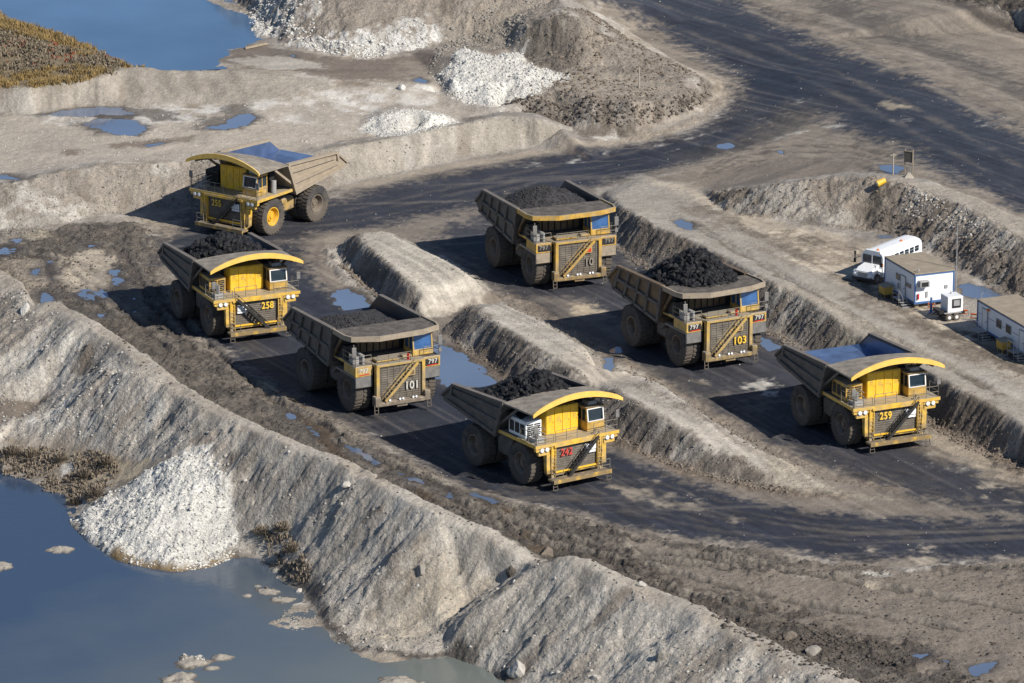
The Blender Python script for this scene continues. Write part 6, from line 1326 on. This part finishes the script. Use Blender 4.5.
# ------------------------------------------------------------------ vegetation
def grassmat(name, a, b):
    m = mat(name, a, .8, var=.1, spec=.2); n = m.node_tree.nodes; l = m.node_tree.links; g = n.new('ShaderNodeNewGeometry'); r = n.new('ShaderNodeValToRGB')
    r.color_ramp.elements[0].color = a+(1,); r.color_ramp.elements[1].color = b+(1,); l.new(g.outputs['Random Per Island'], r.inputs[0]); l.new(r.outputs[0], n['Principled BSDF'].inputs['Base Color']); return m
grassmat('reed', (.36, .24, .09), (.16, .125, .065)); grassmat('scrub', (.17, .14, .105), (.27, .22, .165)); grassmat('red_leaf', (.26, .06, .04), (.24, .13, .07)); grassmat('low_scrub', (.26, .21, .15), (.13, .11, .075))
def tufts(name, px, n_, h0, h1, m, label, blades=9, spread=.35, wid=.05, seed=1, clump=.3, cat='grass'):
    r = np.random.RandomState(seed+500); P = np.array([HIT(u, v) for u, v in px])[:, :2]; x0, y0 = P.min(0); x1, y1 = P.max(0); pts = []
    for _ in range(40):
        c = r.uniform((x0, y0), (x1, y1), (n_*2, 2)); ins = np.zeros(len(c), bool)
        for a in range(len(P)):
            ax, ay = P[a]; bx_, by_ = P[(a+1) % len(P)]; ins ^= ((ay > c[:, 1]) != (by_ > c[:, 1])) & (c[:, 0] < (bx_-ax)*(c[:, 1]-ay)/((by_-ay) or 1e-9)+ax)
        c = c[ins]; c = c[fbm(c[:, 0]*.5, c[:, 1]*.5, 3, 300+seed) > r.uniform(-clump, clump, len(c))]; pts += list(c)
        if len(pts) >= n_: break
    pts = np.array(pts[:n_]); vs = []; fs = []
    for x, y in pts:
        if not -60 < x < 70: pass
        z = gz(x, y); hh = r.uniform(h0, h1)
        if z < PZ+.1 and y > 30: continue
        for k in range(blades):
            a = r.uniform(0, 6.28); q = r.uniform(0, spread); bx_, by_ = x+math.cos(a)*q, y+math.sin(a)*q; ln = hh*r.uniform(.6, 1.1); tx, ty = bx_+math.cos(a)*ln*r.uniform(.1, .45), by_+math.sin(a)*ln*r.uniform(.1, .45)
            a2 = r.uniform(0, 3.14); wx, wy = math.cos(a2)*wid, math.sin(a2)*wid; i = len(vs); mz = z+ln*.6; mx, my = (bx_*.6+tx*.4), (by_*.6+ty*.4)
            vs += [(bx_-wx, by_-wy, z-.1), (bx_+wx, by_+wy, z-.1), (mx+wx*1.2, my+wy*1.2, mz), (mx-wx*1.2, my-wy*1.2, mz), (tx, ty, z+ln)]; fs += [(i, i+1, i+2, i+3), (i+3, i+2, i+4)]
    o = link_mesh(name, vs, fs, M[m]); tag(o, label, cat, kind='stuff')
tufts('grass', [(-30,5),(0,12),(20,24),(50,31),(95,46),(98,52),(90,60),(50,46),(20,36),(-30,26)], 1500, .15, .75, 'reed', 'tall yellow green reeds along the lake side of the headland', seed=1, wid=.03)
tufts('grass', [(-30,72),(20,72),(60,68),(95,66),(112,70),(98,77),(59,85),(29,88),(-30,86)], 1500, .12, .6, 'reed', 'yellow green reeds along the near edge of the headland', seed=2, wid=.03)
tufts('scrub', [(-30,26),(20,34),(60,44),(100,52),(128,62),(112,74),(60,72),(-30,76)], 1500, .12, .5, 'low_scrub', 'low brown scrub over the middle of the headland', seed=3, wid=.08, spread=.5, cat='scrub')
tufts('scrub', [(-30,30),(20,36),(60,46),(110,56),(128,63),(110,70),(60,68),(-30,70)], 130, .15, .4, 'red_leaf', 'red leaved shrubs dotted over the headland', seed=4, wid=.09, spread=.3, cat='scrub')
tufts('scrub', [(-20,442),(30,446),(75,450),(108,456),(120,466),(110,488),(92,503),(70,498),(45,490),(36,482),(0,472),(-20,470)], 420, .1, .3, 'scrub', 'brown leafless scrub on the west shore of the lower pond', seed=5, wid=.05, spread=.5, blades=12, clump=.35, cat='scrub')
tufts('scrub', [(270,520),(290,530),(305,560),(312,585),(300,590),(285,570),(265,545)], 80, .1, .4, 'scrub', 'brown scrub at the foot of the bank above the pond', seed=6, wid=.05, spread=.4, blades=12, clump=.35, cat='scrub')
tufts('scrub', [(110,56),(130,62),(150,70),(145,74),(120,66)], 60, .3, .8, 'reed', 'sparse weeds at the tip of the headland', seed=7, wid=.04, cat='scrub')
for u, v, s, lab in ((262,535,1.2,'leftmost brown shrub at the bank foot right of the white pile'),(283,532,1.4,'uppermost brown shrub at the bank foot right of the white pile'),(292,552,1.3,'lowest brown shrub at the bank foot right of the white pile'),(85,478,1.3,'brown shrub in the middle of the west shore scrub'),(60,462,1.3,'brown shrub at the upper edge of the west shore scrub'),(108,465,1.2,'brown shrub at the inland edge of the shore scrub, above the white pile'),(95,497,1.6,'largest brown shrub, touching the left edge of the white pile'),(75,505,1.1,'small brown shrub at the waterline left of the white pile'),(30,458,1.4,'brown shrub in the upper left part of the west shore scrub'),(12,455,1.3,'leftmost brown shrub on the west shore near the photo edge')):
    x, y, z0 = spot(u, v); r = random.Random(int(u*7+v)); vs = []; fs = []
    for k in range(340):
        a = r.uniform(0, 6.28); t = r.uniform(0, 1); el = r.uniform(.15, 1.45); L = s*r.uniform(.35, 1.0)*.75; bx_, by_, bz = math.cos(a)*t*.15, math.sin(a)*t*.15, 0
        tx, ty, tz = math.cos(a)*math.cos(el)*L*1.2, math.sin(a)*math.cos(el)*L*1.2, math.sin(el)*L; k0 = .35; a2 = r.uniform(0, 3.14); wx, wy = math.cos(a2)*.05, math.sin(a2)*.05; i = len(vs)
        vs += [(bx_+tx*k0, by_+ty*k0, tz*k0-.05), (tx+wx, ty+wy, tz), (tx-wx, ty-wy, tz+.06)]; fs.append((i, i+1, i+2))
    o = link_mesh('shrub', vs, fs, M['scrub']); o.location = (x, y, z0); tag(o, lab, 'shrub', 'brown shrubs around the lower pond')
